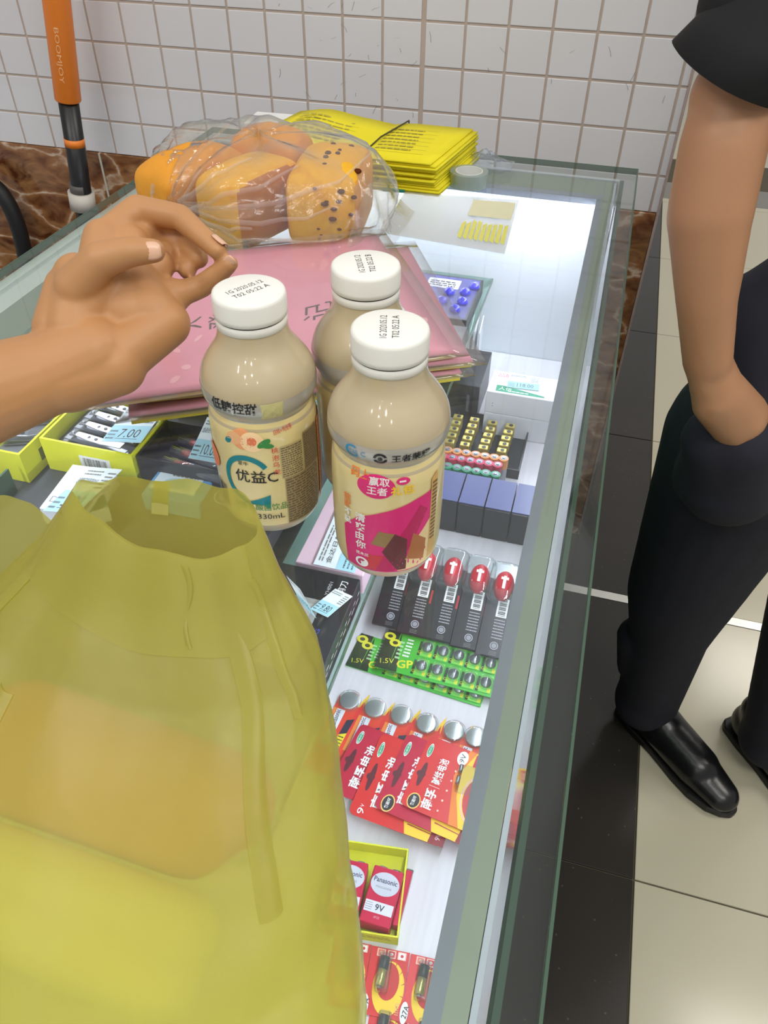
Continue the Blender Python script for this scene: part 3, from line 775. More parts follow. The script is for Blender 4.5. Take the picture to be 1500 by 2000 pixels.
# the clear bag: hull around the bread with gathered neck at the left front
BAGC = film('clear_bag_film', (252, 250, 246), 0.11, (244, 238, 228), 0.12, 1.40, bump=.9, bscale=20, gboost=1.8)
cx_, cy_ = -0.400, 0.884
knot = on(352, 388, ZT+.040)
P = []; nt_, nh = 150, 34
def hullr(ph):
    a, b = .152, .118
    return (abs(math.cos(ph)/a)**2.6+abs(math.sin(ph)/b)**2.6)**(-1/2.6)
prof = [(0.94, .0), (1.0, .004), (1.05, .018), (1.045, .036), (1.0, .058), (.90, .080), (.72, .094), (.45, .100), (.15, .102), (.01, .102)]
def pr_at(t):
    k = t*(len(prof)-1); i = min(int(k), len(prof)-2); f = k-i
    return prof[i][0]*(1-f)+prof[i+1][0]*f, prof[i][1]*(1-f)+prof[i+1][1]*f
for i in range(nh+1):
    s_, z_ = pr_at(i/nh); row = []
    for j in range(nt_):
        ph = 2*math.pi*j/nt_; rr_ = hullr(ph)*s_
        wob = 1+.018*math.sin(ph*11+i*.3)+.012*math.sin(ph*23-i*.5)
        p = Vector((cx_+rr_*wob*math.cos(ph-.10), cy_+rr_*wob*math.sin(ph-.10), ZT+.0007+z_*(1+.03*math.sin(ph*7))))
        d = (p-knot).length
        k = math.exp(-(d/.060)**2)
        pull = p.lerp(knot, .66*k)
        an = math.atan2(p.z-knot.z, p.x-knot.x); pl = math.exp(-(d/.17)**2)*.0055*math.sin(an*19)
        pull += Vector((0, -pl, pl*.6)) if i > 1 else Vector((0, 0, 0))
        pull.z = max(pull.z, ZT+.0006)
        rq = Vector((pull.x+.100, pull.y-.596, 0)); ru = Vector((math.cos(math.radians(211.5)), math.sin(math.radians(211.5)), 0)); rv = Vector((ru.y, -ru.x, 0))
        if -.012 < rq.dot(ru) < .33 and -.02 < rq.dot(rv) < .282: pull.z = max(pull.z, ZT+.0285)   # the film rides over the register
        row.append(pull)
    P.append(row)
bb = root('bread_bag', (cx_, cy_, ZT), 'knotted clear plastic bag holding golden bread', 'plastic bag')
MB().grid(P, wrap=True).build('bag_film', BAGC, bb)
hull_rows = P
# loose tail at the right end and a flap in front
P = []
for i in range(13):
    row = []
    for j in range(25):
        a, b = i/12, j/24
        x = -.262+.035*a; y = .78+.20*b-.02*a
        row.append(Vector((x, y, ZT+.0012+.06*(1-a)**1.6*(math.sin(math.pi*(.12+.8*b)))+.003*math.sin(b*19)*(1-a))))
    P.append(row)
MB().grid(P).build('loose_end', BAGC, bb)
WCR = film('highlight_film', (252, 252, 250), 0.24, (252, 250, 246), 0.3, 1.2)  # white film for strips added as painted highlights radiating from the knot
def hull_pt(u, w):
    """point on the bag hull seen from the front: u along x, w from front bottom (0) over the top (1)"""
    i = min(nh, max(0, int(w*nh))); best = min(P_hull[i], key=lambda q: abs(q.x-u)+(10 if q.y > cy_+.02 and w < .7 else 0)); return best
P_hull = hull_rows
for k, (du, dw, L) in enumerate(((.05, .62, 1), (.10, .74, 1.), (.16, .66, 1.), (.20, .45, 1.), (.13, .36, .9), (.09, .22, .9), (.19, .25, 1.), (.02, .75, .9), (.23, .60, 1.), (.07, .48, .8))):
    rows = []
    for q in range(9):
        f = .06+.94*q/8*L; p = hull_pt(knot.x+du*f, .33+(dw-.33)*f); d = Vector((0, -.0022, .0016)); w = .0004+.0030*math.sin(math.pi*min(1, f*.9))
        base_p = knot.lerp(p, min(1, f*2.2))+d
        rows.append([base_p+Vector((0, -.3*w, w)), base_p+Vector((0, -.0012, 0)), base_p-Vector((0, -.3*w, w))])
    MB().grid(rows).build('crease_highlight', WCR, bb)
tail = MB()
for k in range(9):
    a = math.radians(200+k*17); e = knot+Vector((math.cos(a)*.028, -.016+math.sin(a)*.012, .014*math.sin(k*1.7)+.004))
    s = Vector((0, 0, .006)).lerp(Vector((.004, 0, 0)), (k % 3)/3)
    tail.grid([[knot+s*.25, knot-s*.25], [knot.lerp(e, .5)+s*.8, knot.lerp(e, .5)-s*.8], [e+s*1.5, e-s*1.5]])
tail.tube([knot+Vector((-.004, 0, -.003)), knot+Vector((.002, -.003, .002)), knot+Vector((.005, 0, .004))], [.003, .005, .003], 10)
tail.build('knot', film('bag_knot', (250, 250, 248), 0.35, (240, 236, 230), 0.12, 1.4), bb)

# ================================================================== MOP HANDLE AND HOSE BY THE WALL
yb0 = 1.345
pA, pB, pC, pD, pE = ony(96, -120, yb0), ony(133, 196, yb0), ony(150, 300, yb0), ony(157, 368, yb0), ony(165, 406, yb0)
mop = root('mop', (pE.x-.01, yb0, 0.0), 'orange and black mop handle leaning upright against the tiled wall', 'mop')
ORA = mat('orange_plastic', (244, 136, 46), 0.42, var=.04)
BLP = mat('black_pole', (22, 22, 24), 0.35)
d0 = (pB-pA).normalized(); far = pA-d0*.42
MB().tube([far, pA, pB-d0*.002, pB], [.0235, .0235, .0235, .0222], 24).build('grip', ORA, mop)
dn = (pE-pB).normalized(); foot = pE+dn*((pE.z-.03)/-dn.z) if dn.z < 0 else pE
MB().tube([pB-d0*.004, pE, foot], .0185, 20).build('pole', BLP, mop)
q = pB.lerp(pE, (272-196)/(406-196)); s = dn
MB().tube([q-s*.0072, q+s*.0072], .0189, 20).build('orange_band', ORA, mop)
MB().tube([pD-s*.010, pD+s*.006], .0205, 20).build('collar', mat('grey_plastic', (92, 88, 86), 0.5), mop)
MB().tube([pD+s*.006, pD+s*.040], .0255, 24).build('clip_ring', mat('white_plastic', (206, 200, 190), 0.5), mop)
MB().box((foot.x-.10, foot.y-.05, .004), (foot.x+.10, foot.y+.05, .03)).build('mop_head', BLP, mop, bevel=.008)
mid = pA.lerp(pB, .66)
fwd = (Vector((0, 0, HC))-mid); fwd -= d0*fwd.dot(d0); fwd.normalize(); side = d0.cross(fwd)
Pm = Print(lambda u, v, h: mid+d0*u+(fwd*math.cos(v/.0235-.32)+side*math.sin(v/.0235-.32)*-1)*(.0236+h), .004)
Pm.text('BOOMJOY', -.040, -.0050, .0100, ink(248, 190, 140), w=.088)
Pm.build('brand_print', mop.children[0])
hz = []
for t in range(14):
    f = t/13; px, py = -40+100*math.sin(f*1.5), 350+250*f*f+20*f
    hz.append(ony(px, py, 1.385))
o = MB().tube(hz, .017, 14).build('black_hose', mat('hose_rubber', (26, 27, 29), 0.5)); tag(o, 'thick black hose bending down in front of the brown marble', 'hose')
# ================================================================== GOODS IN THE CASE
def rbox(x0, y0, x1, y1, z0, z1): return MB().box((x0, y0, z0), (x1, y1, z1))
def price_tag(name, c, z, price, title, label, tilt=0.0, parent=None, seed=0, blue=True):
    """c: px of lower-left, lower-right, upper-left corners of the ticket, lying at height z"""
    O, A, B = (on(p[0], p[1], z) for p in c); B.z += tilt
    r = root('price_tag', (O+A+B)/3, label, 'price tag', 'paper price tags in the case')
    ex, ey = A-O, B-O; w, h = ex.length, ey.length; nrm = ex.cross(ey).normalized()
    exu, eyu = ex/w, ey/h
    MB().slab(O, ex, ey, .0004).build('ticket', mat('ticket_paper', (226, 236, 240), 0.6), r)
    P = Print(lambda u, v, q: O+exu*u+eyu*v+nrm*(.0005+q))
    P.rect(0, 0, w, h*.46, ink(166, 214, 228) if blue else ink(190, 220, 226))
    P.text(price, w*.30, h*.12, h*.24, K, w=w*.52); P.rect(w*.28, h*.08, w*.56, h*.012, K)
    if title: P.text(title, w*.05, h*.62, h*.13, ink(60, 64, 70), w=w*.62)
    P.lines(w*.06, h*.80, w*.5, h*.14, 2, GREY, seed, .4); P.lines(w*.72, h*.52, w*.24, h*.40, 5, GREY, seed+1, .4); P.lines(w*.03, h*.04, w*.2, h*.3, 3, ink(90, 110, 120), seed+2, .4)
    P.build('ticket_print', r)
    return r
LIME = mat('lime_card', (224, 224, 40), 0.45, var=.03)
GREYP = mat('grey_insert', (120, 122, 130), 0.6)
CHROME = mat('chrome', (164, 166, 172), 0.34, 0.9, var=.08, scale=120)
BLKC = mat('black_card', (34, 35, 42), 0.35, var=.1)
NAVY = mat('navy_insert', (44, 46, 96), 0.5)
WCARD = mat('white_card', (234, 236, 238), 0.45)
CLRP = film('clear_pack', (246, 250, 250), 0.06, (225, 230, 235), 0.06, 1.45, gboost=1.6)

def open_tray(name, x0, y0, x1, y1, z0, z1, m, mi, t, label, cat, fill=.6):
    r = root(name, ((x0+x1)/2, (y0+y1)/2, z0), label, cat)
    MB().box((x0, y0, z0), (x1, y1, z0+t)).build('tray_bottom', m, r)
    for a in ((x0, y0, x1, y0+t), (x0, y1-t, x1, y1), (x0, y0+t, x0+t, y1-t), (x1-t, y0+t, x1, y1-t)):
        MB().box((a[0], a[1], z0+t), (a[2], a[3], z1)).build('tray_side', m, r)
    if mi: MB().box((x0+t, y0+t, z0+t), (x1-t, y1-t, z0+(z1-z0)*fill)).build('insert', mi, r)
    return r
# --- black display mat on the glass shelf, left part
o = rbox(-.600, .30, -.240, .700, ZU+.0003, ZU+.0040).build('display_mat', mat('dark_mat', (62, 64, 70), 0.5, var=.15), None); tag(o, 'dark grey display mat under the nail clipper trays', 'mat')
zs = ZU+.0046
# --- nail clipper trays
def clipper(c, L, rot, idx, tray):
    r = root('nail_clipper', c, 'steel nail clipper, %s of the four in the yellow tray' % ('nearest', 'second nearest', 'second farthest', 'farthest')[idx] if tray == 0 else 'steel nail clipper in the tray at the photo edge, %s one' % ('nearer', 'farther')[idx], 'nail clipper', 'nail clippers in the yellow trays')
    cr, sr = math.cos(rot), math.sin(rot)
    T = lambda x, y, z: Vector((c[0]+x*cr-y*sr, c[1]+x*sr+y*cr, c[2]+z))
    w = .0058
    for z, nm in ((.0005, 'lower_blade'), (.0040, 'upper_blade')):
        mb = MB(); n = 10; vs = []
        for k in range(n+1):
            f = k/n; hw = w*(1-.35*f); zz = z+(.0022*(1-f) if nm == 'upper_blade' else 0)
            vs += [T(-L/2+L*f, -hw, zz), T(-L/2+L*f, hw, zz), T(-L/2+L*f, hw, zz+.0014), T(-L/2+L*f, -hw, zz+.0014)]
        fs = [(k*4+a, k*4+(a+1) % 4, k*4+4+(a+1) % 4, k*4+4+a) for k in range(n) for a in range(4)]+[(3, 2, 1, 0), (n*4, n*4+1, n*4+2, n*4+3)]
        mb.add(vs, fs); mb.build(nm, CHROME, r)
    mb = MB()
    lv = [(-.42, .0105), (-.30, .0125), (-.1, .0112), (.15, .0105), (.38, .0120), (.48, .0128)]
    vs = []
    for k, (f, z) in enumerate(lv):
        hw = w*(.62 if k < 2 else .86)
        vs += [T(L*f, -hw, z), T(L*f, hw, z), T(L*f, hw, z+.0016), T(L*f, -hw, z+.0016)]
    fs = [(k*4+a, k*4+(a+1) % 4, k*4+4+(a+1) % 4, k*4+4+a) for k in range(len(lv)-1) for a in range(4)]+[(3, 2, 1, 0), (20, 21, 22, 23)]
    mb.add(vs, fs); mb.build('lever', CHROME, r, bevel=.0004, bseg=1)
    MB().tube([T(-L*.36, 0, .0), T(-L*.36, 0, .0155)], .0016, 10).build('pin', CHROME, r)
    for q in (-.22, -.1, .02): MB().tube([T(L*q, 0, .0120), T(L*q, 0, .0129)], .0022, 10).build('rivet_hole', BLKC, r)
    return r
zt1 = .790
t1 = open_tray('clipper_tray', -.545, .548, -.432, .655, zs, zt1, LIME, GREYP, .0025, 'yellow tray of four nail clippers with a barcode on its front', 'tray', .55)
P = Print(flat((-.500, .548, zs+.004), (1, 0, 0), (0, 0, 1))); P.rect(0, 0, .038, .026, WHT); P.barcode(.004, .006, .029, .017, K); P.build('barcode_label', t1)
for i in range(4): clipper((-.492, .571+i*.0205, zs+.024), .078, math.radians(-6), i, 0)
price_tag('price_tag', ((198, 862), (275, 865), (250, 796)), zt1+.012, '7.00', '金达日美指甲钳', 'price tag reading 7.00 lying over the nail clippers', seed=11)
t2 = open_tray('clipper_tray', -.605, .520, -.552, .650, zs, zt1-.004, LIME, GREYP, .0025, 'yellow tray with a dark side label, cut off by the photo edge', 'tray', .5)
P = Print(flat((-.552, .548, zs+.010), (0, 1, 0), (0, 0, 1))); P.rect(0, 0, .052, .016, ink(96, 100, 40)); P.text('金达日美', .008, .003, .010, ink(190, 190, 60)); P.build('side_label', t2)
for i in range(2): clipper((-.578, .560+i*.04, zs+.022), .045, math.radians(20), i, 1)
# --- ear pick tray
t3 = open_tray('ear_pick_tray', -.430, .553, -.318, .655, zs, .786, BLKC, NAVY, .002, 'black tray of clear tubes with red tips beside the yellow clipper tray', 'tray', .6)
GTUBE = film('clear_tube', (244, 248, 250), .10, (225, 230, 236), .05, 1.45, gboost=2.0)
for i in range(4):
    y = .566+i*.019; z = zs+.030
    r = root('ear_pick_tube', (-.37, y, z), 'clear tube with a red tip, %s in the black tray' % ('nearest', 'second from the front', 'third from the front', 'farthest')[i], 'tube', 'clear tubes in the black tray')
    MB().tube([(-.405, y, z), (-.328, y-.012, z)], .0062, 16).build('tube', GTUBE, r)
    MB().tube([(-.392, y-.001, z), (-.376, y-.004, z+.001)], [.0035, .0048], 12).build('red_tip', mat('red_tip', (206, 30, 40), .35), r)
    MB().tube([(-.376, y-.004, z), (-.334, y-.011, z)], .0022, 10).build('stem', CHROME, r)
BLUEB = mat('blue_band', (34, 40, 214), .4)
mb = MB(); mb.grid([[Vector((-.405+.05*t, .618+.030*math.sin(t*2.6), zs+.0285+.0006)), Vector((-.400+.05*t, .626+.030*math.sin(t*2.6), zs+.0285+.0006))] for t in [k/10 for k in range(11)]])
o = mb.build('blue_ribbon', BLUEB, None, thick=.0006); tag(o, 'bright blue ribbon curving inside the black tray', 'ribbon')
price_tag('price_tag', ((368, 895), (428, 905), (405, 815)), .801, '10.00', '金达日美挖耳勺', 'price tag reading 10.00 lying over the clear tubes', seed=21)
# --- boxes on the near left of the shelf
def box_at(name, c, z, hgt, m, label, cat='box', bevel=.0008, group=None):
    """c: px of three top corners (origin, right, up); box of height hgt under the plane z"""
    O, A, B = (on(p[0], p[1], z) for p in c); ex = A-O; ey = B-O
    n = Vector((0, 0, 1)); eyo = ey-ex*(ey.dot(ex)/ex.length_squared)
    r = root(name, Vector(((O+A+B)/3).to_tuple()[:2]+(z-hgt,)), label, cat, group)
    MB().slab(O-n*hgt, ex, eyo, hgt).build('carton', m, r, bevel=bevel, bseg=1)
    return r, flat(O+n*.0002, ex, eyo), ex.length, eyo.length
r, F, w, h = box_at('accessory_box', ((76, 992), (165, 1004), (155, 908)), .770, .022, WCARD, 'white box with thin outline print under the 5.80 price tag')
P = Print(F); P.rect(w*.08, h*.08, w*.84, h*.84, ink(222, 228, 228)); P.rect(w*.1, h*.1, w*.8, h*.8, ink(236, 238, 236)); P.text('DA', w*.1, h*.15, h*.12, GREY); P.poly([(w*.6, h*.4), (w*.95, h*.4), (w*.95, h*.8)], ink(120, 124, 130)); P.build('carton_print', r)
r, F, w, h = box_at('accessory_box', ((160, 1006), (212, 990), (215, 925)), .765, .020, WCARD, 'white and green box lying half under the 5.80 price tag')
P = Print(F); P.rect(0, 0, w, h*.4, ink(40, 120, 110)); P.lines(.004, h*.5, w*.8, h*.4, 5, GREY, 2, .4); P.build('carton_print', r)
price_tag('price_tag', ((84, 998), (150, 1004), (178, 915)), .7735, '5.80', '达高剪子指甲钳SD151', 'price tag reading 5.80 lying on the white box', seed=31, tilt=.002)
r, F, w, h = box_at('accessory_box', ((275, 965), (385, 985), (300, 912)), .770, .022, mat('sky_blue_card', (96, 168, 220), .4), 'sky blue and white box behind the yellow bag')
P = Print(F); P.rect(w*.06, h*.25, w*.8, h*.68, ink(226, 240, 244)); P.ell(w*.45, h*.55, w*.22, h*.2, ink(186, 216, 222)); P.lines(w*.3, h*.78, w*.5, h*.1, 1, GREY, 3); P.build('carton_print', r)
r, F, w, h = box_at('accessory_box', ((392, 985), (452, 1000), (405, 932)), .766, .020, mat('plum_card', (78, 58, 74), .4), 'dark plum box with pale round picture beside the peach bottle')
P = Print(F); P.ell(w*.5, h*.5, w*.32, h*.34, ink(196, 180, 186), hole=.88); P.ell(w*.5, h*.5, w*.2, h*.2, ink(150, 130, 136)); P.lines(w*.3, h*.86, w*.5, h*.08, 1, WHT, 3); P.build('carton_print', r)
o = rbox(-.612, .45, -.590, .50, zs, .765).build('accessory_box', WCARD, None, bevel=.001); tag(o, 'small white box at the photo edge below the yellow trays', 'box')
# glass divider fixed on the shelf
MB().box((-.560, .30, ZU+.004), (-.5575, .505, ZU+.035)).build('glass_divider', GEDGE, gs)
# --- coil of black and white rings at the register edge
cr_ = root('comb_strip', on(392, 800, .80), 'black comb strip with white gaps just beyond the black tray', 'comb')
a, b = on(340, 793, .800), on(432, 800, .800)
MB().slab(a-Vector((0, 0, .006)), b-a, Vector((0, .012, 0)), .006).build('spine', WCARD, cr_)
for i in range(18):
    q = a.lerp(b, (i+.5)/18); MB().slab(q+Vector((-.0012, -.0006, -.0062)), (.0024, 0, 0), (0, .013, 0), .0068).build('tooth', BLKC, cr_)
rbox(a.x, a.y-.02, b.x, a.y+.03, zs-.004, .7938).build('support_tray', BLKC, cr_)
# --- pink box and black boxes at the shelf edge
XE = -.1500
r = root('gift_box', (-.19, .52, ZU), 'long pale pink box with a price tag, behind the pink-print bottle', 'box')
rbox(XE-.068, .470, XE, .615, ZU+.0003, .768).build('carton', mat('pale_pink_card', (226, 196, 212), .4), r, bevel=.0008, bseg=1)
P = Print(flat((XE-.068, .615, .768), (0, -1, 0), (1, 0, 0))); P.lines(.005, .052, .03, .008, 2, GREY, 3, .5); P.build('carton_print', r)
P = Print(flat((XE-.045, .470, .745), (1, 0, 0), (0, 0, 1))); P.rect(0, 0, .04, .02, ink(224, 208, 218)); P.build('front_print', r)
price_tag('price_tag', ((692, 1120), (742, 985), (612, 1102)), .7695, '6.00', '金达日美美甲', 'price tag on the pale pink box, behind the nearest bottle', seed=41)
r = root('shaver_box', (-.2, .41, ZU), 'black shaver box with silver model code and dashed side stripes', 'box')
rbox(XE-.095, .335, XE, .462, ZU+.0003, .772).build('carton', BLKC, r, bevel=.0008, bseg=1)
P = Print(flat((XE-.095, .335, .772), (0, 1, 0), (-1, 0, 0)))
P.text('JD-YH001', .090, -.0735, .0045, ink(196, 196, 200), w=.026); P.text('陶瓷剪刀', .088, -.086, .0075, ink(210, 210, 214), w=.032, bold=.014)
P.rect(.012, -.070, .080, .036, ink(150, 152, 150)); P.rect(.018, -.064, .068, .024, ink(176, 178, 172)); P.ell(.030, -.052, .005, .005, ink(120, 124, 120)); P.text('C-JENG', .030, -.080, .005, ink(70, 90, 190), w=.03)
P.build('carton_print', r)
P = Print(flat((XE, .335, ZU), (0, 1, 0), (0, 0, 1)))
for k in range(9):
    P.rect(.01+k*.0125, .012, .008, .0016, ink(206, 206, 206)); P.rect(.016+k*.0125, .018, .006, .0016, ink(206, 206, 206))
P.build('side_print', r)
price_tag('price_tag', ((590, 1180), (618, 1208), (560, 1130)), .7745, '19.80', '', 'price tag curling on the black shaver box beside the yellow bag', seed=51, tilt=.004)
price_tag('price_tag', ((606, 1190), (640, 1206), (655, 1150)), .7738, '9.80', '', 'second white and blue ticket on the black shaver box', seed=56)
o = rbox(-.300, .355, -.255, .560, ZU+.0003, .768).build('tool_box', mat('dark_box', (70, 68, 72), .4), None, bevel=.001); tag(o, 'dark narrow box behind the bag, left of the pale pink box', 'box')
# --- black box with blue beads at the far end of the shelf
r = root('bead_box', (-.19, 1.06, ZU), 'black box with violet blue glass beads at the far end of the shelf', 'box')
rbox(-.255, .985, -.1535, 1.118, ZU+.0003, .766).build('carton', BLKC, r, bevel=.0008, bseg=1)
P = Print(flat((-.255, .985, .766), (1, 0, 0), (0, 1, 0))); P.rect(.004, .004, .094, .125, ink(66, 66, 128)); P.rect(.02, .09, .05, .03, ink(200, 204, 220)); P.lines(.024, .094, .04, .02, 3, K, 5); P.build('card_print', r)
BEAD = mat('blue_bead', (70, 66, 230), .1, coat=1.0)
for i, (x, y) in enumerate([(-.172, 1.066), (-.170, 1.036), (-.176, 1.010), (-.195, 1.06), (-.20, 1.03), (-.225, 1.05), (-.162, 1.088)]):
    MB().lathe([(.0, -.004), (.006, -.002), (.0085, .002), (.006, .007), (0, .009)], (x, y, .7665), 16).build('glass_bead', BEAD, r)
o = rbox(-.235, .86, -.1500, .975, ZU+.0003, .762).build('flat_box', BLKC, None, bevel=.001); tag(o, 'flat black box on the shelf in front of the bead box', 'box')

# ------------------------------------------------------------------ lower floor of the case
zb = ZB+.0004
WB = mat('white_carton_b', (232, 232, 236), .4)
y0 = .938; zw = ony(955, 764, y0).z; y1 = on(960, 722, zw).y; zm = zb+(zw-zb)*.52
for i, (z0, z1) in enumerate(((zb, zm-.0003), (zm, zw))):
    x0, x1 = -.1085, .004; x1 = .0035
    r = root('adapter_box', ((x0+x1)/2, (y0+y1)/2, z0), ('plain white box under the one marked 118.00', 'white box with green stripe, topmost of its stack, marked 118.00')[i], 'box', 'white boxes by the rear panel')
    rbox(x0, y0, x1, y1, z0, z1).build('carton', WB, r, bevel=.001)
    P = Print(flat((x0, y0, z0), (1, 0, 0), (0, 0, 1))); P.text(':', .01, .012, .006, GREY); P.build('front_print', r)
    if i: 
        P = Print(flat((x0, y0, z1), (1, 0, 0), (0, 1, 0))); P.rect(.012, .004, .07, .016, ink(20, 150, 110)); P.poly([(.012, .022), (.10, .004), (.10, .026), (.012, .026)], ink(222, 226, 228))
        P.text('人信', .016, .008, .009, WHT); P.lines(.03, .006, .03, .004, 1, WHT, 5); P.text('品胜', .010, y1-y0-.016, .010, ink(230, 120, 130)); P.build('carton_print', r)
price_tag('price_tag', ((990, 756), (1052, 764), (995, 730)), zw+.0008, '118.00', '', 'price tag reading 118.00 on the white box', seed=61)
ordn = ('first', 'second', 'third', 'fourth', 'fifth', 'sixth', 'seventh', 'eighth')
# white dividers
for i in range(7):
    x = -.192+i*.0075; y = 1.08
    o = MB().slab((x, y, zb), (.0016, 0, 0), (-.004, .06, 0), .085+.002*(i % 2)).build('white_divider_card', WCARD, None); tag(o, '%s white divider card of the fanned row, counted towards the white boxes' % ordn[i], 'card', 'white divider cards')
r = root('charger_box', (-.19, 1.0, zb), 'black glossy box in front of the white divider cards', 'box')
rbox(-.195, .965, -.122, 1.070, zb, zb+.062).build('carton', BLKC, r, bevel=.001); P = Print(flat((-.195, .965, zb), (1, 0, 0), (0, 0, 1))); P.rect(.055, .006, .004, .04, ink(90, 92, 100)); P.build('side_print', r)
# brass padlocks in a black tray
BRASS = mat('brass', (206, 186, 96), .3, .55)
pk = open_tray('padlock_tray', -.150, .845, -.040, .965, zb, zb+.016, BLKC, None, .0018, 'clear and black tray holding padlocks and batteries', 'tray')
protoL = None
cols = [(895, 812, 878, 860), (927, 818, 908, 866), (962, 824, 944, 872), (997, 830, 980, 878)]
ordw = ('farthest', 'second', 'middle', 'fourth', 'nearest'); colw = ('first', 'second', 'third', 'fourth')
for ci, (xa, ya_, xb2, yb2) in enumerate(cols):
    for ri in range(5):
        f = ri/4; p = on(xa+(xb2-xa)*f, ya_+(yb2-ya_)*f, zb+.040)
        lab = '%s brass padlock in the %s column from the bottle' % (ordw[ri], colw[ci])
        if protoL is None:
            r = root('brass_padlock', (p.x, p.y, zb+.0185), lab, 'padlock', 'brass padlocks in the tray'); c0 = r.location.copy()
            rbox(c0.x-.0068, c0.y-.0048, c0.x+.0068, c0.y+.0048, c0.z, c0.z+.0210).build('lock_body', BRASS, r, bevel=.001)
            MB().tube([(c0.x+.001, c0.y-.0003, c0.z+.0208), (c0.x+.001, c0.y-.0003, c0.z+.0214)], .0030, 14).build('keyhole', BLKC, r)
            MB().tube([(c0.x-.004, c0.y, c0.z), (c0.x-.004, c0.y, c0.z-.012), (c0.x, c0.y, c0.z-.016), (c0.x+.004, c0.y, c0.z-.012), (c0.x+.004, c0.y, c0.z)], .0014, 8).build('shackle', CHROME, r)
            protoL = r
        else:
            c = copy_tree(protoL, Vector((p.x, p.y, zb+.0185))); c['label'] = lab
# AAA batteries standing in rows
rowsB = [('orange', (232, 150, 80), 856, 874, 984, 894, 8, .048), ('crimson', (206, 52, 90), 866, 889, 972, 906, 7, .044), ('green', (40, 150, 110), 874, 908, 968, 925, 6, .040)]
ordn = ('first', 'second', 'third', 'fourth', 'fifth', 'sixth', 'seventh', 'eighth')
for nm, colr, xa, ya_, xb2, yb2, cnt, hz_ in rowsB:
    proto = None
    for k in range(cnt):
        f = k/(cnt-1); p = on(xa+(xb2-xa)*f, ya_+(yb2-ya_)*f, zb+.002+.0445)
        lab = '%s of the %s-topped batteries counted from the bottle' % (ordn[k], nm)
        if proto is None:
            c0 = Vector((p.x, p.y, zb+.0022)); r = root('cell_battery', c0, lab, 'battery', '%s-topped batteries in the tray' % nm)
            MB().lathe([(0, 0), (.0066, 0), (.0066, .030), (0, .030)], c0, 18, smooth=False).build('can', CHROME, r)
            MB().lathe([(.00665, .028), (.0067, .0435), (.005, .0436), (0, .0436)], c0, 18, smooth=False).build('colour_sleeve', mat('sleeve_'+nm, colr, .35), r)
            MB().lathe([(0, .0436), (.0042, .0436), (.0042, .0441), (.0022, .0441), (.0022, .0452), (0, .0452)], c0, 16, smooth=False).build('terminal', CHROME, r)
            proto = r
        else:
            c = copy_tree(proto, Vector((p.x, p.y, zb+.0022))); c['label'] = lab
# black boxes; the bluish sheet on each top is reflected sheen put into colour
SHEEN = mat('bluish_sheen', (98, 104, 150), .3)
zq = zb+.050; ya_ = on(950, 992, zq).y; yb3 = on(950, 934, zq).y; xq = on(852, 950, zq).x; wq = on(902, 960, zq).x-xq
for i in range(4):
    x0 = xq+i*wq
    r = root('lighter_box', (x0+.02, ya_+.02, zb), '%s black box from the bottle, bluish sheen painted on its top, behind the red-topped packs' % ordn[i], 'box', 'black boxes with painted sheen on top')
    rbox(x0, ya_-.002, x0+wq-.001, yb3, zb, zb+.050).build('carton', BLKC, r, bevel=.0008, bseg=1)
    rbox(x0+.0004, ya_, x0+wq-.0014, yb3, zb+.0501, zb+.0515).build('sheen_sheet', SHEEN, r)
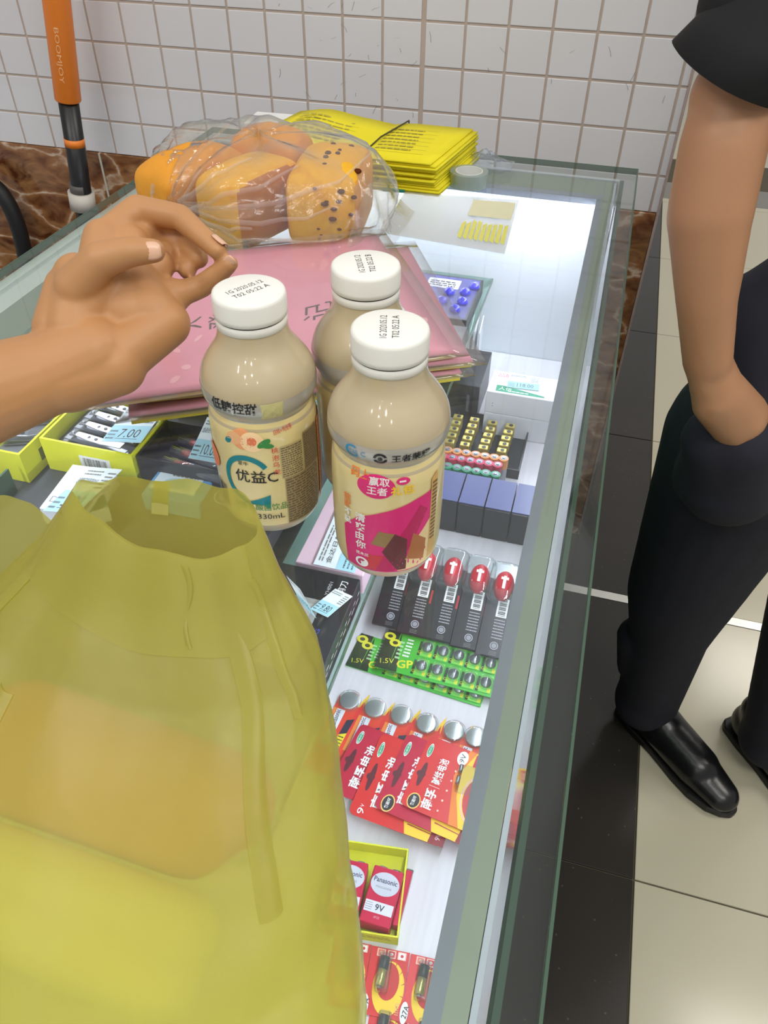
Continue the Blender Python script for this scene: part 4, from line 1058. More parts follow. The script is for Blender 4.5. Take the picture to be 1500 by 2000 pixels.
# red-topped blister packs
protoP = None
REDS = mat('red_cap_plastic', (200, 36, 54), .35)
pxs = [(836, 1098), (886, 1108), (938, 1122), (986, 1136), (790, 1084)]
lw = ('second', 'third', 'fourth', 'rightmost', 'leftmost, mostly hidden')
for i, (px, py) in enumerate(pxs):
    p = on(px, py, zb+.052)
    lab = 'black blister pack with a red cap under clear plastic, %s in its row' % (lw[i] if i != 0 else 'second')
    if protoP is None:
        r = root('blister_pack', (p.x, p.y, zb), lab, 'blister pack', 'red-topped blister packs'); B = Vector((p.x, p.y, zb))
        up_ = Vector((0, .52, .22)).normalized(); nn = Vector((0, -.22, .52)).normalized(); xx = Vector((1, 0, 0)); w = .0165
        c0 = B+Vector((0, -.078, .012))
        MB().slab(c0-xx*w, xx*2*w, up_*.088, .004).build('backing_card', BLKC, r, bevel=.001, bseg=1)
        P = Print(flat(c0-xx*w+nn*.004, xx, up_)); P.rect(.014, .046, .012, .022, WHT); 
        for q in range(12): P.rect(.016, .0475+q*.0017, .008, .0012 if q % 3 else .0006, K)
        P.lines(.014, .020, .012, .024, 7, ink(170, 170, 178), 3, .35); P.ell(.019, .013, .0045, .0045, ink(176, 178, 186), hole=.8); P.ell(.019, .013, .0028, .0028, ink(150, 152, 160)); P.lines(.015, .002, .008, .005, 3, GREY, 4, .4)
        P.rect(.0285, .040, .0022, .016, ink(180, 40, 50)); P.build('card_print', r)
        hd = c0+up_*.088
        D = MB(); pts = []
        for k in range(6):
            f = k/5; s = (1, 1, .97, .90, .74, .45)[k]; zq = (0, .004, .010, .014, .0165, .0175)[k]
            pts.append([hd+xx*(w*1.08*s*(abs(math.cos(a))**.5)*math.copysign(1, math.cos(a)))+up_*(-.004+.0255*s*(abs(math.sin(a))**.5)*math.copysign(1, math.sin(a)))+nn*(.002+zq) for a in [2*math.pi*j/28 for j in range(28)]])
        D.grid(pts, wrap=True); D.build('clear_dome', CLRP, r)
        MB().slab(hd-xx*w*1.05-up_*.030, xx*2.1*w, up_*.052, .0022).build('tray_back', mat('silver_back', (196, 198, 204), .25, .6), r, bevel=.003)
        H = []
        for k in range(8):
            th = math.pi/2*k/7; H.append([hd+xx*(.0112*math.cos(th)*math.cos(a))+up_*(-.004+.0180*math.cos(th)*math.sin(a)*(1.1 if math.sin(a) < 0 else .9))+nn*(.0045+.0105*math.sin(th)) for a in [2*math.pi*j/22 for j in range(22)]])
        cap = MB().grid(H, wrap=True).build('red_cap', REDS, r)
        P = Print(flat(hd-up_*.004+nn*.0152, xx, up_)); P.rect(-.0016, -.008, .0032, .015, WHT); P.rect(-.0042, .0025, .0084, .003, WHT); P.build('white_cross', cap)
        protoP = r
    else:
        c = copy_tree(protoP, Vector((p.x, p.y, zb))); c['label'] = lab
# green button-cell cards
def affine_card(name, c, z, t, m, label, cat, group=None, tz=0.0):
    O, A, B = (on(p[0], p[1], z) for p in c); ex = A-O; ey = B-O; ey = ey-ex*(ey.dot(ex)/ex.length_squared)
    ey.z += tz
    r = root(name, Vector(((O+A+B)/3).to_tuple()[:2]+(z,)), label, cat, group)
    MB().slab(O, ex, ey, t).build('card', m, r, bevel=.0003, bseg=1)
    return r, O+ex.cross(ey).normalized()*t, ex.normalized(), ey.normalized(), ex.length, ey.length
GPG = mat('green_card', (70, 184, 60), .35); DKG = ink(24, 52, 30); LG = ink(130, 220, 90)
for ci, (c, z, lab) in enumerate(((((675, 1300), (938, 1382), (700, 1236)), zb+.0004, 'green button cell card lying under another one'), (((731, 1303), (990, 1372), (750, 1228)), zb+.0085, 'green button cell card on top, beside the black blister packs'))):
    r, O, ex, ey, w, h = affine_card('button_cell_card', c, z, .0012, GPG, lab, 'battery card', 'green button cell cards')
    P = Print(flat(O, ex, ey)); P.rect(0, 0, w*.10, h, DKG); P.poly([(w*.10, 0), (w*.17, 0), (w*.11, h)], DKG)
    for q in ((.03, .84), (.085, .70)): P.ell(w*q[0], h*q[1], .0065, .0052, ink(226, 222, 50)); P.ell(w*q[0], h*q[1], .003, .0024, ink(50, 60, 20))
    P.text('GP', w*.16, h*.10, h*.20, ink(230, 226, 50), bold=.022, rot=.25); P.text('1.5V', w*.03, h*.12, h*.12, ink(220, 216, 60), rot=.25); P.lines(w*.17, h*.40, w*.05, h*.5, 6, WHT, 3, .5)
    P.lines(w*.12, h*.3, w*.035, h*.5, 5, ink(190, 230, 180), 6, .5)
    for i in range(6):
        for j in range(2):
            x, y = w*(.27+i*.122), h*(.06+j*.48); P.rect(x, y, w*.02, h*.36, DKG); P.rect(x+w*.022, y, w*.088, h*.42, LG); P.rect(x+w*.085, y+.001, w*.024, h*.10, ink(220, 220, 50)); P.text('GP', x+w*.001, y+h*.05, h*.07, ink(220, 220, 60))
    P.build('card_print', r)
    nz = ex.cross(ey)
    for i in range(6):
        for j in range(2):
            q = O+ex*(w*(.335+i*.122))+ey*(h*(.28+j*.48))+nz*.0004
            b_ = MB().lathe([(0, 0), (.0056, 0), (.0058, .0015), (.0058, .0040), (.0040, .0042), (.0040, .0050), (0, .0052)], q, 18).build('button_cell', CHROME, r)
            MB().lathe([(.0088, 0), (.0080, .0045), (.0068, .0062), (0, .0064)], q, 18).build('blister', CLRP, b_)
    
# coin cell cards
FLAME = mat('flame_red', (226, 70, 48), .4, var=.15); SILV2 = mat('coin_steel', (196, 198, 196), .28, .7)
ccs = [(683, 1367), (732, 1383), (783, 1397), (833, 1414), (887, 1429), (929, 1442)]
for k, (px, py) in enumerate(ccs):
    p = on(px, py, zb+.004); dn = Vector((-.10, -1, 0)).normalized(); rt = Vector((dn.y*-1, dn.x, 0))
    rt = Vector((1, -.10, 0)).normalized()
    r = root('coin_cell_card', (p.x, p.y, zb), '%s coin cell card from the yellow bag, round steel cell at its top' % ordn[k], 'battery card', 'flame-red coin cell cards')
    O = Vector((p.x, p.y, zb+.0006+.0004*k))
    pts = [(-.0125, -.085), (.0175, -.085), (.0175, .004), (.0165, .016), (.0128, .006), (.0105, -.004), (.006, .0105), (0, .0125), (-.006, .0105), (-.0105, .0), (-.0125, .004)]
    MB().prism([O+rt*x-dn*y for x, y in pts], (0, 0, .0008)).build('card', FLAME, r)
    P = Print(flat(O+Vector((0, 0, .0008)), rt, -dn))
    P.poly([(.0105, -.004), (.0128, .006), (.0165, .016), (.0175, .004), (.0175, -.008), (.0145, -.002)], YEL); P.poly([(.0112, -.009), (.0145, .005), (.0165, -.009), (.0150, -.03), (.0125, -.03)], ink(224, 50, 50))
    P.poly([(-.0085, -.012), (.0005, -.012), (.0005, -.055), (-.0085, -.055)], ink(232, 234, 240)); P.poly([(-.0125, -.012), (-.0090, -.012), (-.0090, -.055), (-.0125, -.055)], ink(236, 140, 60))
    P.text('Panasonic', -.002, -.034, .0050, ink(30, 40, 70), w=.021, rot=math.radians(96), bold=.014)
    P.poly([(.0060, -.022), (.0135, -.018), (.0120, -.036), (.0050, -.040)], ink(50, 44, 66)); P.poly([(.0050, -.040), (.0122, -.036), (.0112, -.060), (.0040, -.062)], ink(240, 220, 40)); P.lines(.0052, -.058, .006, .018, 5, K, 4, .4)
    P.build('card_print', r)
    cell = MB().lathe([(0, .0008), (.0100, .0008), (.0102, .0016), (.0102, .0036), (.0094, .0040), (0, .0040)], O, 36).build('coin_cell', SILV2, r)
    MB().lathe([(.0128, .0008), (.0122, .0042), (.0112, .0050), (0, .0050)], O, 32).build('blister', CLRP, cell)
# red nine volt cards
REDC = mat('red_card', (214, 46, 46), .35, var=.06); CRIM = mat('crimson_card', (190, 30, 62), .35, var=.06)
GOLD = mat('lime_gold', (196, 196, 70), .3, .3)
def nine_card(c, z, m, label, front, k, tz):
    # c: px of card top-left, top-right, bottom-left (card's own frame: hang hole at its top)
    O, A, B = (on(p[0], p[1], z) for p in c); ex = A-O; ey = B-O
    w, h = ex.length, ey.length; exu, eyd = ex/w, ey/h
    sk = math.pi/2-exu.angle(eyd); axis = exu.cross(eyd).normalized()      # share the skew between both edges: a true rectangle
    exu = Matrix.Rotation(-sk/2, 3, axis) @ exu; eyd = Matrix.Rotation(sk/2, 3, axis) @ eyd; n = exu.cross(-eyd).normalized()
    r = root('nine_volt_card', Vector(((O+A+B)/3).to_tuple()[:2]+(z,)), label, 'battery card', 'red nine volt battery cards')
    T = lambda u, v, q=0: O+exu*u+eyd*v+n*q
    rc = .006; out = []
    for cx, cy, a0 in ((w-rc, rc, 270), (w-rc, h-rc, 0), (rc, h-rc, 90), (rc, rc, 180)):
        for q in range(5): a = math.radians(a0+q*22.5); out.append((cx+rc*math.cos(a), cy+rc*math.sin(a)))
    MB().prism([T(u, v) for u, v in out], n*.0007).build('card', m, r)
    P = Print(lambda u, v, q: T(u, h-v, .0008+q))
    # lower yellow burst
    P.poly([(0, 0), (w, 0), (w, h*.48), (w*.72, h*.56), (w*.36, h*.52), (0, h*.40)], YEL)
    if front == 1: P.ell(w*.40, h*.26, w*.34, h*.20, ink(200, 60, 60), rot=.2); P.ell(w*.40, h*.26, w*.37, h*.225, ink(246, 190, 170), hole=.93, rot=.2); P.poly([(0, h*.40), (w*.36, h*.52), (w*.72, h*.56), (w, h*.48), (w, h*.56), (w*.6, h*.62), (0, h*.50)], ORG)
    else:
        P.ell(w*.55, h*.34, w*.16, h*.07, ink(214, 120, 60), rot=.2)
        for q in range(5): P.poly([(w*(.1+q*.2), h*.40), (w*(.115+q*.2), h*.40), (w*(.09+q*.21), h*.10), (w*(.08+q*.21), h*.10)], ink(176, 60, 40))
    P.poly([(0, 0), (w*.32, 0), (w*.30, h*.13), (0, h*.16)], ink(140, 24, 36)); P.text('9V', w*.05, h*.05, h*.05, ink(236, 200, 200)); P.lines(w*.16, h*.02, w*.13, h*.09, 4, ink(200, 170, 180), 3, .5)
    dk = ink(92, 24, 40)
    P.ell(w*.46, h*.915, w*.17, h*.028, dk); P.ell(w*.46, h*.925, w*.045, h*.045, dk)
    P.ell(w*.80, h*.935, w*.10, h*.026, ink(40, 160, 110)); P.ell(w*.80, h*.935, w*.10, h*.026, WHT, hole=.86); P.text('无汞环保', w*.72, h*.925, h*.02, WHT, w=w*.16)
    if front == 1:
        P.text('南孚', w*.06, h*.70, h*.115, WHT, w=w*.27, bold=.026); P.rect(w*.36, h*.70, w*.008, h*.11, ink(240, 190, 180)); P.text('碱性电池', w*.40, h*.71, h*.095, WHT, w=w*.36, bold=.022)
        P.ell(w*.86, h*.60, w*.10, h*.055, WHT); P.text('9V', w*.80, h*.575, h*.05, K, w=w*.12)
        P.ell(w*.10, h*.885, w*.105, h*.065, ink(236, 200, 110)); P.ell(w*.10, h*.885, w*.09, h*.055, ink(46, 40, 44)); P.text('聚能环', w*.035, h*.87, h*.035, WHT, w=w*.13, bold=.018)
        for q in range(6): P.ell(w*(.10+q*.14), h*(.635-.004*q), w*.014, h*.010, ink(246, 200, 180))
        for q in range(2): P.rect(w*.80, h*(.36-.15*q), w*.17, h*.12, ink(200, 30, 60)); P.ell(w*.885, h*(.42-.15*q), w*.05, h*.03, ink(240, 200, 200), hole=.5)
    else:
        P.text('南孚电池', w*.14, h*.715, h*.11, WHT, w=w*.62, bold=.026); 
        if front == 2: P.ell(w*.10, h*.885, w*.105, h*.065, ink(236, 200, 110)); P.ell(w*.10, h*.885, w*.09, h*.055, ink(46, 40, 44)); P.text('聚能环', w*.035, h*.87, h*.035, WHT, w=w*.13, bold=.018)
        else: P.text('9', w*.03, h*.85, h*.07, WHT, w=w*.07); P.text('V', w*.11, h*.87, h*.035, WHT)
    P.build('card_print', r)
    if front == 1:
        q = T(w*.42, h*.46, .0008); e1 = (exu*.9+eyd*-.1).normalized(); e2 = (eyd*.9+exu*.1).normalized()
        b_ = MB().slab(q, e1*.0265, -e2*-.030, .0165).build('nine_volt_battery', GOLD, r, bevel=.001)
        for f in (.27, .73): MB().tube([q+e1*.0265*f+n*.008-e2*.0022, q+e1*.0265*f+n*.008+e2*.001], .0042, 14).build('terminal', CHROME, b_)
        MB().slab(q-e2*.0003, e1*.0262, e2*.0002, .0162).build('end_plate', BLKC, b_)
        MB().slab(q-e1*.004-e2*.004+n*.0002, e1*.036, e2*.05, .0185).build('blister', CLRP, r, bevel=.003)
    return r
nine_card(((700-64, 1570-30), (728-64, 1402), (830-40, 1690-14)), zb+.0095, CRIM, 'red nine volt card at the back of the fan, mostly under the bag', 0, 0, 0)
nine_card(((679, 1588), (712, 1424), (848, 1694)), zb+.0125, REDC, 'red nine volt card second from the yellow bag, large 9V at its corner', 0, 1, 0)
nine_card(((729, 1576), (772, 1424), (905, 1690)), zb+.0155, CRIM, 'crimson nine volt card third from the yellow bag, below the top one', 2, 2, 0)
nine_card(((780, 1570), (811, 1428), (955, 1690)), zb+.0185, REDC, 'topmost red nine volt card with the battery showing', 1, 3, 0)
# support wedge under the fan of cards is the tray of 9 V batteries
t9 = open_tray('battery_tray', -.112, .222, -.046, .295, zb, zb+.0165, LIME, None, .0014, 'lime green card tray holding red nine volt batteries', 'tray')
P = Print(flat((-.112, .222, zb+.002), (1, 0, 0), (0, 0, 1))); P.rect(0, 0, .018, .013, ink(216, 120, 120)); P.lines(.024, .005, .036, .006, 2, ink(150, 160, 40), 3, .4); P.build('front_print', t9)
BAT = mat('battery_red', (204, 34, 74), .28, .2)
for i, (x, y, rot, zz) in enumerate(((-.0795, .229, math.radians(-8), .004), (-.1070, .2305, math.radians(-3), .0025), (-.0525, .232, math.radians(-8), .0018))):
    c0 = Vector((x, y, zb+.0016+zz)); e1 = Vector((math.cos(rot), math.sin(rot), 0)); e2 = Vector((-e1.y, e1.x, 0))
    th = .0175 if i < 2 else .012
    wv = .0262 if i < 2 else .006
    r = root('nine_volt_battery', c0, ('red nine volt battery lying uppermost in the lime tray', 'red nine volt battery next to the bag in the lime tray', 'red nine volt battery on edge by the lime tray wall')[i], 'battery', 'red nine volt batteries in the lime tray')
    MB().slab(c0, e1*wv, e2*.0465, th).build('battery_case', BAT, r, bevel=.0012)
    for f in (.27, .73): MB().tube([c0+e1*wv*f+e2*.0455+Vector((0, 0, th/2)), c0+e1*wv*f+e2*.0490+Vector((0, 0, th/2))], min(.004, wv*.3), 12).build('terminal', CHROME, r)
    if i < 2:
        P = Print(flat(c0+Vector((0, 0, th+.0001)), e1, e2)); P.ell(.0131, .0325, .0122, .0098, ink(196, 198, 210)); P.rect(.0012, .0085, .0238, .0090, ink(214, 214, 224))
        P.text('Panasonic', .0030, .0332, .0042, ink(26, 40, 80), w=.0200, bold=.014); P.text('MANGANESE', .006, .0285, .0018, GREY, w=.0135); P.text('9V', .0100, .0105, .0052, ink(30, 40, 60), bold=.014); P.lines(.0018, .0095, .006, .007, 4, GREY, 3, .3); P.text('6F22', .011, .0045, .0018, ink(240, 180, 190)); P.build('battery_print', r)
# the tray stands a little askew
pv = Vector((-.046, .222, zb)); wdir = on(815, 1695, zb+.0165)-on(800, 1835, zb+.0165); ang = math.atan2(wdir.y, wdir.x)-math.pi/2
for o in [t9]+[q for q in COL.objects if q.parent is None and q.get('group') == 'red nine volt batteries in the lime tray']:
    d_ = o.location-pv; o.location = pv+Matrix.Rotation(ang, 3, 'Z') @ d_; o.rotation_euler = (0, 0, ang)
# 27A cards
def card27(c, z, label, k):
    O, A, B = (on(p[0], p[1], z) for p in c); ex = A-O; ey = B-O; ey = ey-ex*(ey.dot(ex)/ex.length_squared)
    w, h = ex.length, ey.length; u, v = ex/w, ey/h; n = u.cross(-v).normalized()
    r = root('remote_battery_card', Vector(((O+A+B)/3).to_tuple()[:2]+(z,)), label, 'battery card', 'red and yellow 27A battery cards')
    T = lambda a, b, q=0: O+u*a+v*b+n*q
    MB().prism([T(0, 0), T(w, 0), T(w, h), T(0, h)], n*.0006).build('card', REDC, r)
    P = Print(lambda a, b, q: T(a, h-b, .0007+q))
    P.ell(w*.58, h*.42, w*.40, h*.40, YEL); P.ell(w*.55, h*.52, w*.28, h*.28, ink(200, 44, 40)); P.ell(w*.62, h*.44, w*.42, h*.42, ink(200, 60, 40), hole=.985, a0=-60, a1=60)
    for q in range(6):
        a = math.radians(-70+q*28); P.poly([(w*.58+w*.30*math.cos(a), h*.42+h*.30*math.sin(a)), (w*.58+w*.40*math.cos(a), h*.42+h*.40*math.sin(a)), (w*.58+w*.40*math.cos(a+.05), h*.42+h*.40*math.sin(a+.05))], ink(170, 80, 20))
    for q in range(3): P.rect(w*(.16+q*.27), h*.86, w*.22, h*.12, ink(240, 196, 180)); P.rect(w*(.19+q*.27), h*.875, w*.16, h*.09, (ink(226, 110, 90), ink(206, 40, 50), WHT)[q]); P.ell(w*(.27+q*.27), h*.92, w*.04, h*.025, (ink(240, 200, 180), WHT, ink(206, 40, 50))[q])
    P.ell(w*.06, h*.12, w*.10, h*.16, WHT); P.text('27A', w*.125, h*.035, w*.13, K, w=h*.19, rot=math.radians(80), bold=.014)
    P.lines(w*.82, h*.06, w*.10, h*.18, 6, ink(230, 170, 120), 3, .5)
    P.build('card_print', r)
    c0, c1 = T(w*.40, h*.16, .0050), T(w*.36, h*.60, .0050)
    b_ = MB().tube([c0, c0.lerp(c1, .45)], .0040, 16).build('battery_cell', mat('black_cell', (52, 52, 46), .3, .4), r)
    MB().tube([c0.lerp(c1, .45), c1], .0040, 16).build('gold_end', mat('gold_cell', (206, 190, 110), .25, .7), b_)
    MB().tube([c1, c1.lerp(c1+(c1-c0), .05)], .0018, 10).build('terminal', CHROME, b_)
    MB().slab(T(w*.24, h*.68, .0004), u*w*.34, -v*h*.58, .0095).build('blister', CLRP, r, bevel=.002)
card27(((655, 1832), (726, 1846), (640, 1960)), zb+.0012, '27A battery card half behind the yellow bag, left of the two full ones', 0)
card27(((727, 1847), (801, 1862), (708, 1980)), zb+.0016, '27A battery card fully in view nearest the yellow bag', 1)
card27(((803, 1863), (877, 1880), (786, 1996)), zb+.0020, '27A battery card half under the light strip', 2)
card27(((725, 1960), (799, 1975), (706, 2095)), zb+.0004, '27A battery card under the fully visible one, at the lower photo edge', 3)
card27(((801, 1976), (875, 1990), (784, 2108)), zb+.0004, '27A battery card in the lower row by the light strip', 4)
# ================================================================== STANDING PERSON
SKIN = mat('skin', (176, 130, 96), .5, var=.06, scale=18, sss=.12)
SHIRT = mat('black_shirt', (15, 17, 20), .85, var=.2, scale=40, bump=.15)
TROU = mat('navy_trousers', (24, 25, 38), .85, var=.2, scale=40, bump=.2, bscale=25)
LEATH = mat('black_leather', (20, 20, 22), .28, var=.1, bump=.1)
HAIR = mat('black_hair', (24, 20, 18), .6, bump=.5, bscale=120)
pf_ = root('person', (.33, .92, 0), 'person in black shirt and navy trousers, hand in pocket, standing beside the counter', 'person')
fac = Vector((.745, -.667, 0)); rgt = Vector((-.667, -.745, 0))       # facing, and their own right
a1, a2, a3, a4, a5 = ony(1440, 190, .745), ony(1412, 285, .728), ony(1386, 420, .715), ony(1380, 590, .705), ony(1382, 705, .705)
a6, a7 = ony(1405, 775, .712), ony(1446, 822, .735)
chest, belly, neck, head = Vector((.37, .95, 1.25)), Vector((.36, .93, 1.02)), Vector((.375, .95, 1.42)), Vector((.385, .935, 1.545))
sr = Vector((.215, .805, 1.33)); sl = chest-rgt*.19+Vector((0, 0, .08))
le, lw_ = sl-rgt*.05+Vector((0, 0, -.28)), sl-rgt*.03+fac*.10+Vector((0, 0, -.50))
body = [(sr, a1, .044, .038), (a1, a2, .0345, .0355), (a2, a3, .0355, .0360), (a3, a4, .0355, .0270), (a4, a5, .0268, .0232), (a5, a6, .0232, .0285, fac, .8), (a6, a7, .0300, .0320, fac, .75), (a7, a7+Vector((.035, .06, -.06)), .026, .018),
        (a6+Vector((-.004, -.012, .0)), a7+Vector((.0, -.014, -.012)), .015, .012),
        (chest, belly, .11, .11, fac, .8), (chest, neck, .10, .055), (neck, head, .052, .05), (head+Vector((0, 0, .02)), head+Vector((0, 0, .03)), .088, .085, rgt, .82), (head+fac*.02-Vector((0, 0, .06)), head+fac*.035-Vector((0, 0, .075)), .055, .045, rgt, .9),
        (head+fac*.085-Vector((0, 0, .02)), head+fac*.098-Vector((0, 0, .035)), .012, .014), (head+rgt*.075, head+rgt*.08-Vector((0, 0, .03)), .014, .010), (head-rgt*.075, head-rgt*.08-Vector((0, 0, .03)), .014, .010),
        (sl, le, .05, .038), (le, lw_, .037, .024), (lw_, lw_+fac*.06-Vector((0, 0, .06)), .028, .024), (belly, belly-Vector((0, 0, .2)), .11, .11)]
for k in range(4): q = lw_+fac*.06-Vector((0, 0, .06))+rgt*(.012-.011*k); body.append((q, q+fac*.03-Vector((0, 0, .06)), .0095, .0075))
blob('body', body, SKIN, pf_, .0045, 5)
hairb = [(head+Vector((0, 0, .045))-fac*.012, head+Vector((0, 0, .055))-fac*.02, .094, .09, rgt, .86), (head-fac*.045, head-fac*.05-Vector((0, 0, .05)), .06, .05, rgt, 1.1)]
blob('hair', hairb, HAIR, pf_, .005, 3)
for s in (-1, 1):
    q = head+fac*.078+rgt*s*.032+Vector((0, 0, -.002))
    MB().lathe([(0, -.008), (.010, -.004), (.012, 0), (.010, .004), (0, .008)], q, 12).build('eye', mat('eye_dark', (40, 28, 24), .2), pf_)
MB().tube([head+fac*.088+rgt*.022-Vector((0, 0, .066)), head+fac*.094-Vector((0, 0, .068)), head+fac*.088-rgt*.022-Vector((0, 0, .066))], [.003, .0055, .003], 8).build('mouth', mat('lip', (170, 96, 84), .5), pf_)
# shirt with a wide short sleeve
h1, h2 = ony(1478, 10, .775), ony(1413, 128, .735)
shirt = [(chest+Vector((0, 0, .03)), belly, .150, .150, fac, .78), (belly, Vector((.37, .92, .93)), .150, .152, fac, .8), (chest+rgt*.06+Vector((0, 0, .10)), sr+Vector((0, 0, .01)), .085, .074), (sr, h1, .072, .046), (chest-rgt*.06+Vector((0, 0, .1)), sl, .085, .072), (sl, sl.lerp(le, .6), .070, .064), (chest+Vector((0, 0, .1)), neck-Vector((0, 0, .02)), .09, .062)]
blob('shirt', shirt, SHIRT, pf_, .006, 5)
sL, sN, sR = ony(1318, 78, .765), ony(1402, 168, .690), ony(1522, 204, .735)   # hem: outer end, near point, inner end
hc = (sL+sR)/2; ha = (sR-sL)/2; hn = sN-hc
upv = ony(1418, -40, .785)-sL
rows = []
for k in range(11):
    f = k/10; c_ = hc.lerp(sr+Vector((.02, .02, .01)), f)+upv*(1.5*f*(1-f)); s_ = 1-.34*f
    rows.append([c_+ha*(math.cos(a)*s_*(1+.015*math.sin(5*a)))+hn*(math.sin(a)*s_*(1 if math.sin(a) > 0 else 1.15)) for a in [2*math.pi*j/40 for j in range(40)]])
MB().grid(rows, wrap=True).build('sleeve', SHIRT, pf_, thick=.003)
# trousers
hipc = Vector((.35, .925, .88)); 
rk, ra = ony(1330, 1155, .885), Vector((.255, .925, .115))
rh = ony(1470, 860, .865)
lk, la = rk+Vector((.205, .035, .0)), Vector((.475, .905, .11)); lh = hipc-rgt*.09-Vector((0, 0, .06))
pk1, pk2 = ony(1402, 862, .745), ony(1425, 930, .775)
trou = [(hipc+Vector((0, 0, .06)), hipc-Vector((0, 0, .05)), .145, .150, fac, .82), (hipc+rgt*.06, rh, .11, .105), (rh, rk, .108, .080), (rk, rk.lerp(ra, .35), .080, .064), (rk.lerp(ra, .35), ra, .064, .0575), (ra, ra-Vector((0, 0, .035)), .0575, .058),
        (hipc-rgt*.05, lh, .10, .10), (lh, lk, .10, .074), (lk, la, .074, .058), (la, la-Vector((0, 0, .03)), .058, .058),
        (a7+Vector((.012, .012, -.035)), pk2, .046, .055), (pk1, pk2, .040, .055), (ony(1480, 640, .83), hipc+rgt*.08+Vector((0, 0, .05)), .06, .10), (ony(1470, 770, .80), hipc+rgt*.08, .055, .10), (pk2, rh, .060, .09), (ony(1378, 868, .752), ony(1372, 935, .785), .024, .036), (ony(1470, 770, .80), ony(1480, 640, .83), .055, .06),
        (ony(1240, 1240, .90), ony(1236, 1300, .915), .030, .028), (ony(1390, 1190, .885), ony(1345, 1240, .90), .03, .03)]
blob('trousers', trou, TROU, pf_, .006, 9)
def shoe(heel, toe, par):
    d = (toe-heel); L = d.length; d.normalize(); s = Vector((-d.y, d.x, 0)); Z = Vector((0, 0, 1))
    P_ = lambda f, z, o=0: heel+d*(L*f)+Z*z+s*o
    up_ = [(P_(.14, .045), P_(.34, .046), .036, .040, Z, 1.1), (P_(.16, .085), P_(.22, .06), .036, .040), (P_(.34, .046), P_(.66, .034), .041, .040, Z, .95), (P_(.66, .033), P_(.87, .026), .041, .032, Z, .72)]
    o = blob('shoe', up_, LEATH, par, .004, 5)
    w = [(0.0, .020), (.05, .032), (.2, .036), (.4, .036), (.62, .042), (.75, .042), (.88, .034), (.96, .020), (1.0, .006)]
    pts = [P_(f, .001, -x) for f, x in w]+[P_(f, .001, x) for f, x in reversed(w)]
    MB().prism(pts, (0, 0, .015)).build('sole', mat('shoe_sole', (16, 16, 17), .5), o, bevel=.002, bseg=1)
shoe(Vector((.226, .962, 0)), Vector((.424, .779, 0)), pf_)
shoe(Vector((.430, .985, 0)), Vector((.600, .775, 0)), pf_)

# ================================================================== REACHING HAND
SKIN2 = mat('skin_hand', (186, 136, 90), .5, var=.08, scale=22, sss=.15)
def H(px, py, d): return dep(px, py, d)
mm = .001
hand = root('person', H(-120, 800, .50), 'bare forearm and open left hand reaching in over the pink register', 'person')
wr_ = H(120, 720, .500)
hp = [(H(-620, 1010, .46), H(-250, 860, .48), 42*mm, 38*mm), (H(-250, 860, .48), H(-40, 775, .495), 38*mm, 32*mm), (H(-40, 775, .495), wr_, 32*mm, 26*mm), (wr_, H(185, 690, .500), 27*mm, 24*mm)]
kn = {'index': (200, 466, .515), 'middle': (256, 478, .520), 'ring': (304, 520, .522), 'little': (338, 578, .520)}
for k, r0, r1 in (('index', 17, 13), ('middle', 17, 13), ('ring', 17, 12.5), ('little', 17, 12)):
    hp.append((H(170, 680, .503), H(*kn[k]), r0*mm, r1*mm))
hp += [(H(150, 640, .500), H(150, 540, .498), 20*mm, 15*mm), (H(205, 715, .503), H(325, 632, .512), 20*mm, 16*mm), (H(130, 735, .500), H(225, 715, .503), 24*mm, 20*mm), (H(300, 610, .512), H(260, 540, .514), 18*mm, 16*mm), (H(110, 640, .500), H(128, 560, .500), 15*mm, 13*mm), (H(255, 610, .512), H(235, 560, .512), 20*mm, 19*mm), (H(165, 600, .500), H(215, 540, .505), 17*mm, 17*mm)]
fing = [[kn['index'], (268, 408, .528), (352, 424, .522), (424, 488, .508)], [kn['middle'], (310, 446, .545), (362, 474, .540), (388, 505, .528)], [kn['ring'], (338, 482, .548), (362, 506, .545), (366, 528, .530)], [kn['little'], (392, 560, .525), (428, 533, .518), (450, 515, .510)]]
rad = [(10.5, 9.6, 8.6, 6.4), (10.5, 9.4, 8.4, 6.8), (10.2, 9.0, 8.0, 6.4), (9.4, 7.8, 7.0, 5.4)]
for f, rr_ in zip(fing, rad):
    for k in range(3): hp.append((H(*f[k]), H(*f[k+1]), rr_[k]*mm, rr_[k+1]*mm))
th = [(150, 560, .490), (196, 508, .480), (252, 492, .478), (300, 490, .482)]
for k in range(3): hp.append((H(*th[k]), H(*th[k+1]), (14, 11.5, 9.5, 7.5)[k]*mm, (14, 11.5, 9.5, 7.5)[k+1]*mm))
hb = blob('arm_and_hand', hp, SKIN2, hand, .0018, 4)
NAIL = mat('fingernail', (222, 178, 150), .3)
def nail(c, d, nrm, L, W):
    c, d, nrm = Vector(c), Vector(d).normalized(), Vector(nrm).normalized(); s = d.cross(nrm).normalized(); P = []
    for i in range(7):
        f = i/6-.5; P.append([c+d*(f*L)+s*(math.sin(a)*W*(1-abs(f)**3*3))+nrm*(math.cos(a)*W*.55) for a in [(-1.1+2.2*j/6) for j in range(7)]])
    MB().grid(P).build('fingernail', NAIL, hand, thick=.0006)
tocam = (Vector((0, 0, HC))-H(300, 490, .48)).normalized()
t0, t1 = H(*th[2]), H(*th[3])
nail(t0.lerp(t1, .92)+tocam*.0040, t1-t0, tocam, .0115, .0062)
i0, i1 = H(*fing[0][2]), H(*fing[0][3]); nn_ = ((i1-i0).cross(tocam)).normalized()
nail(i0.lerp(i1, .92)-nn_*.0040+tocam*.002, i1-i0, -nn_+tocam*.4, .012, .0055)
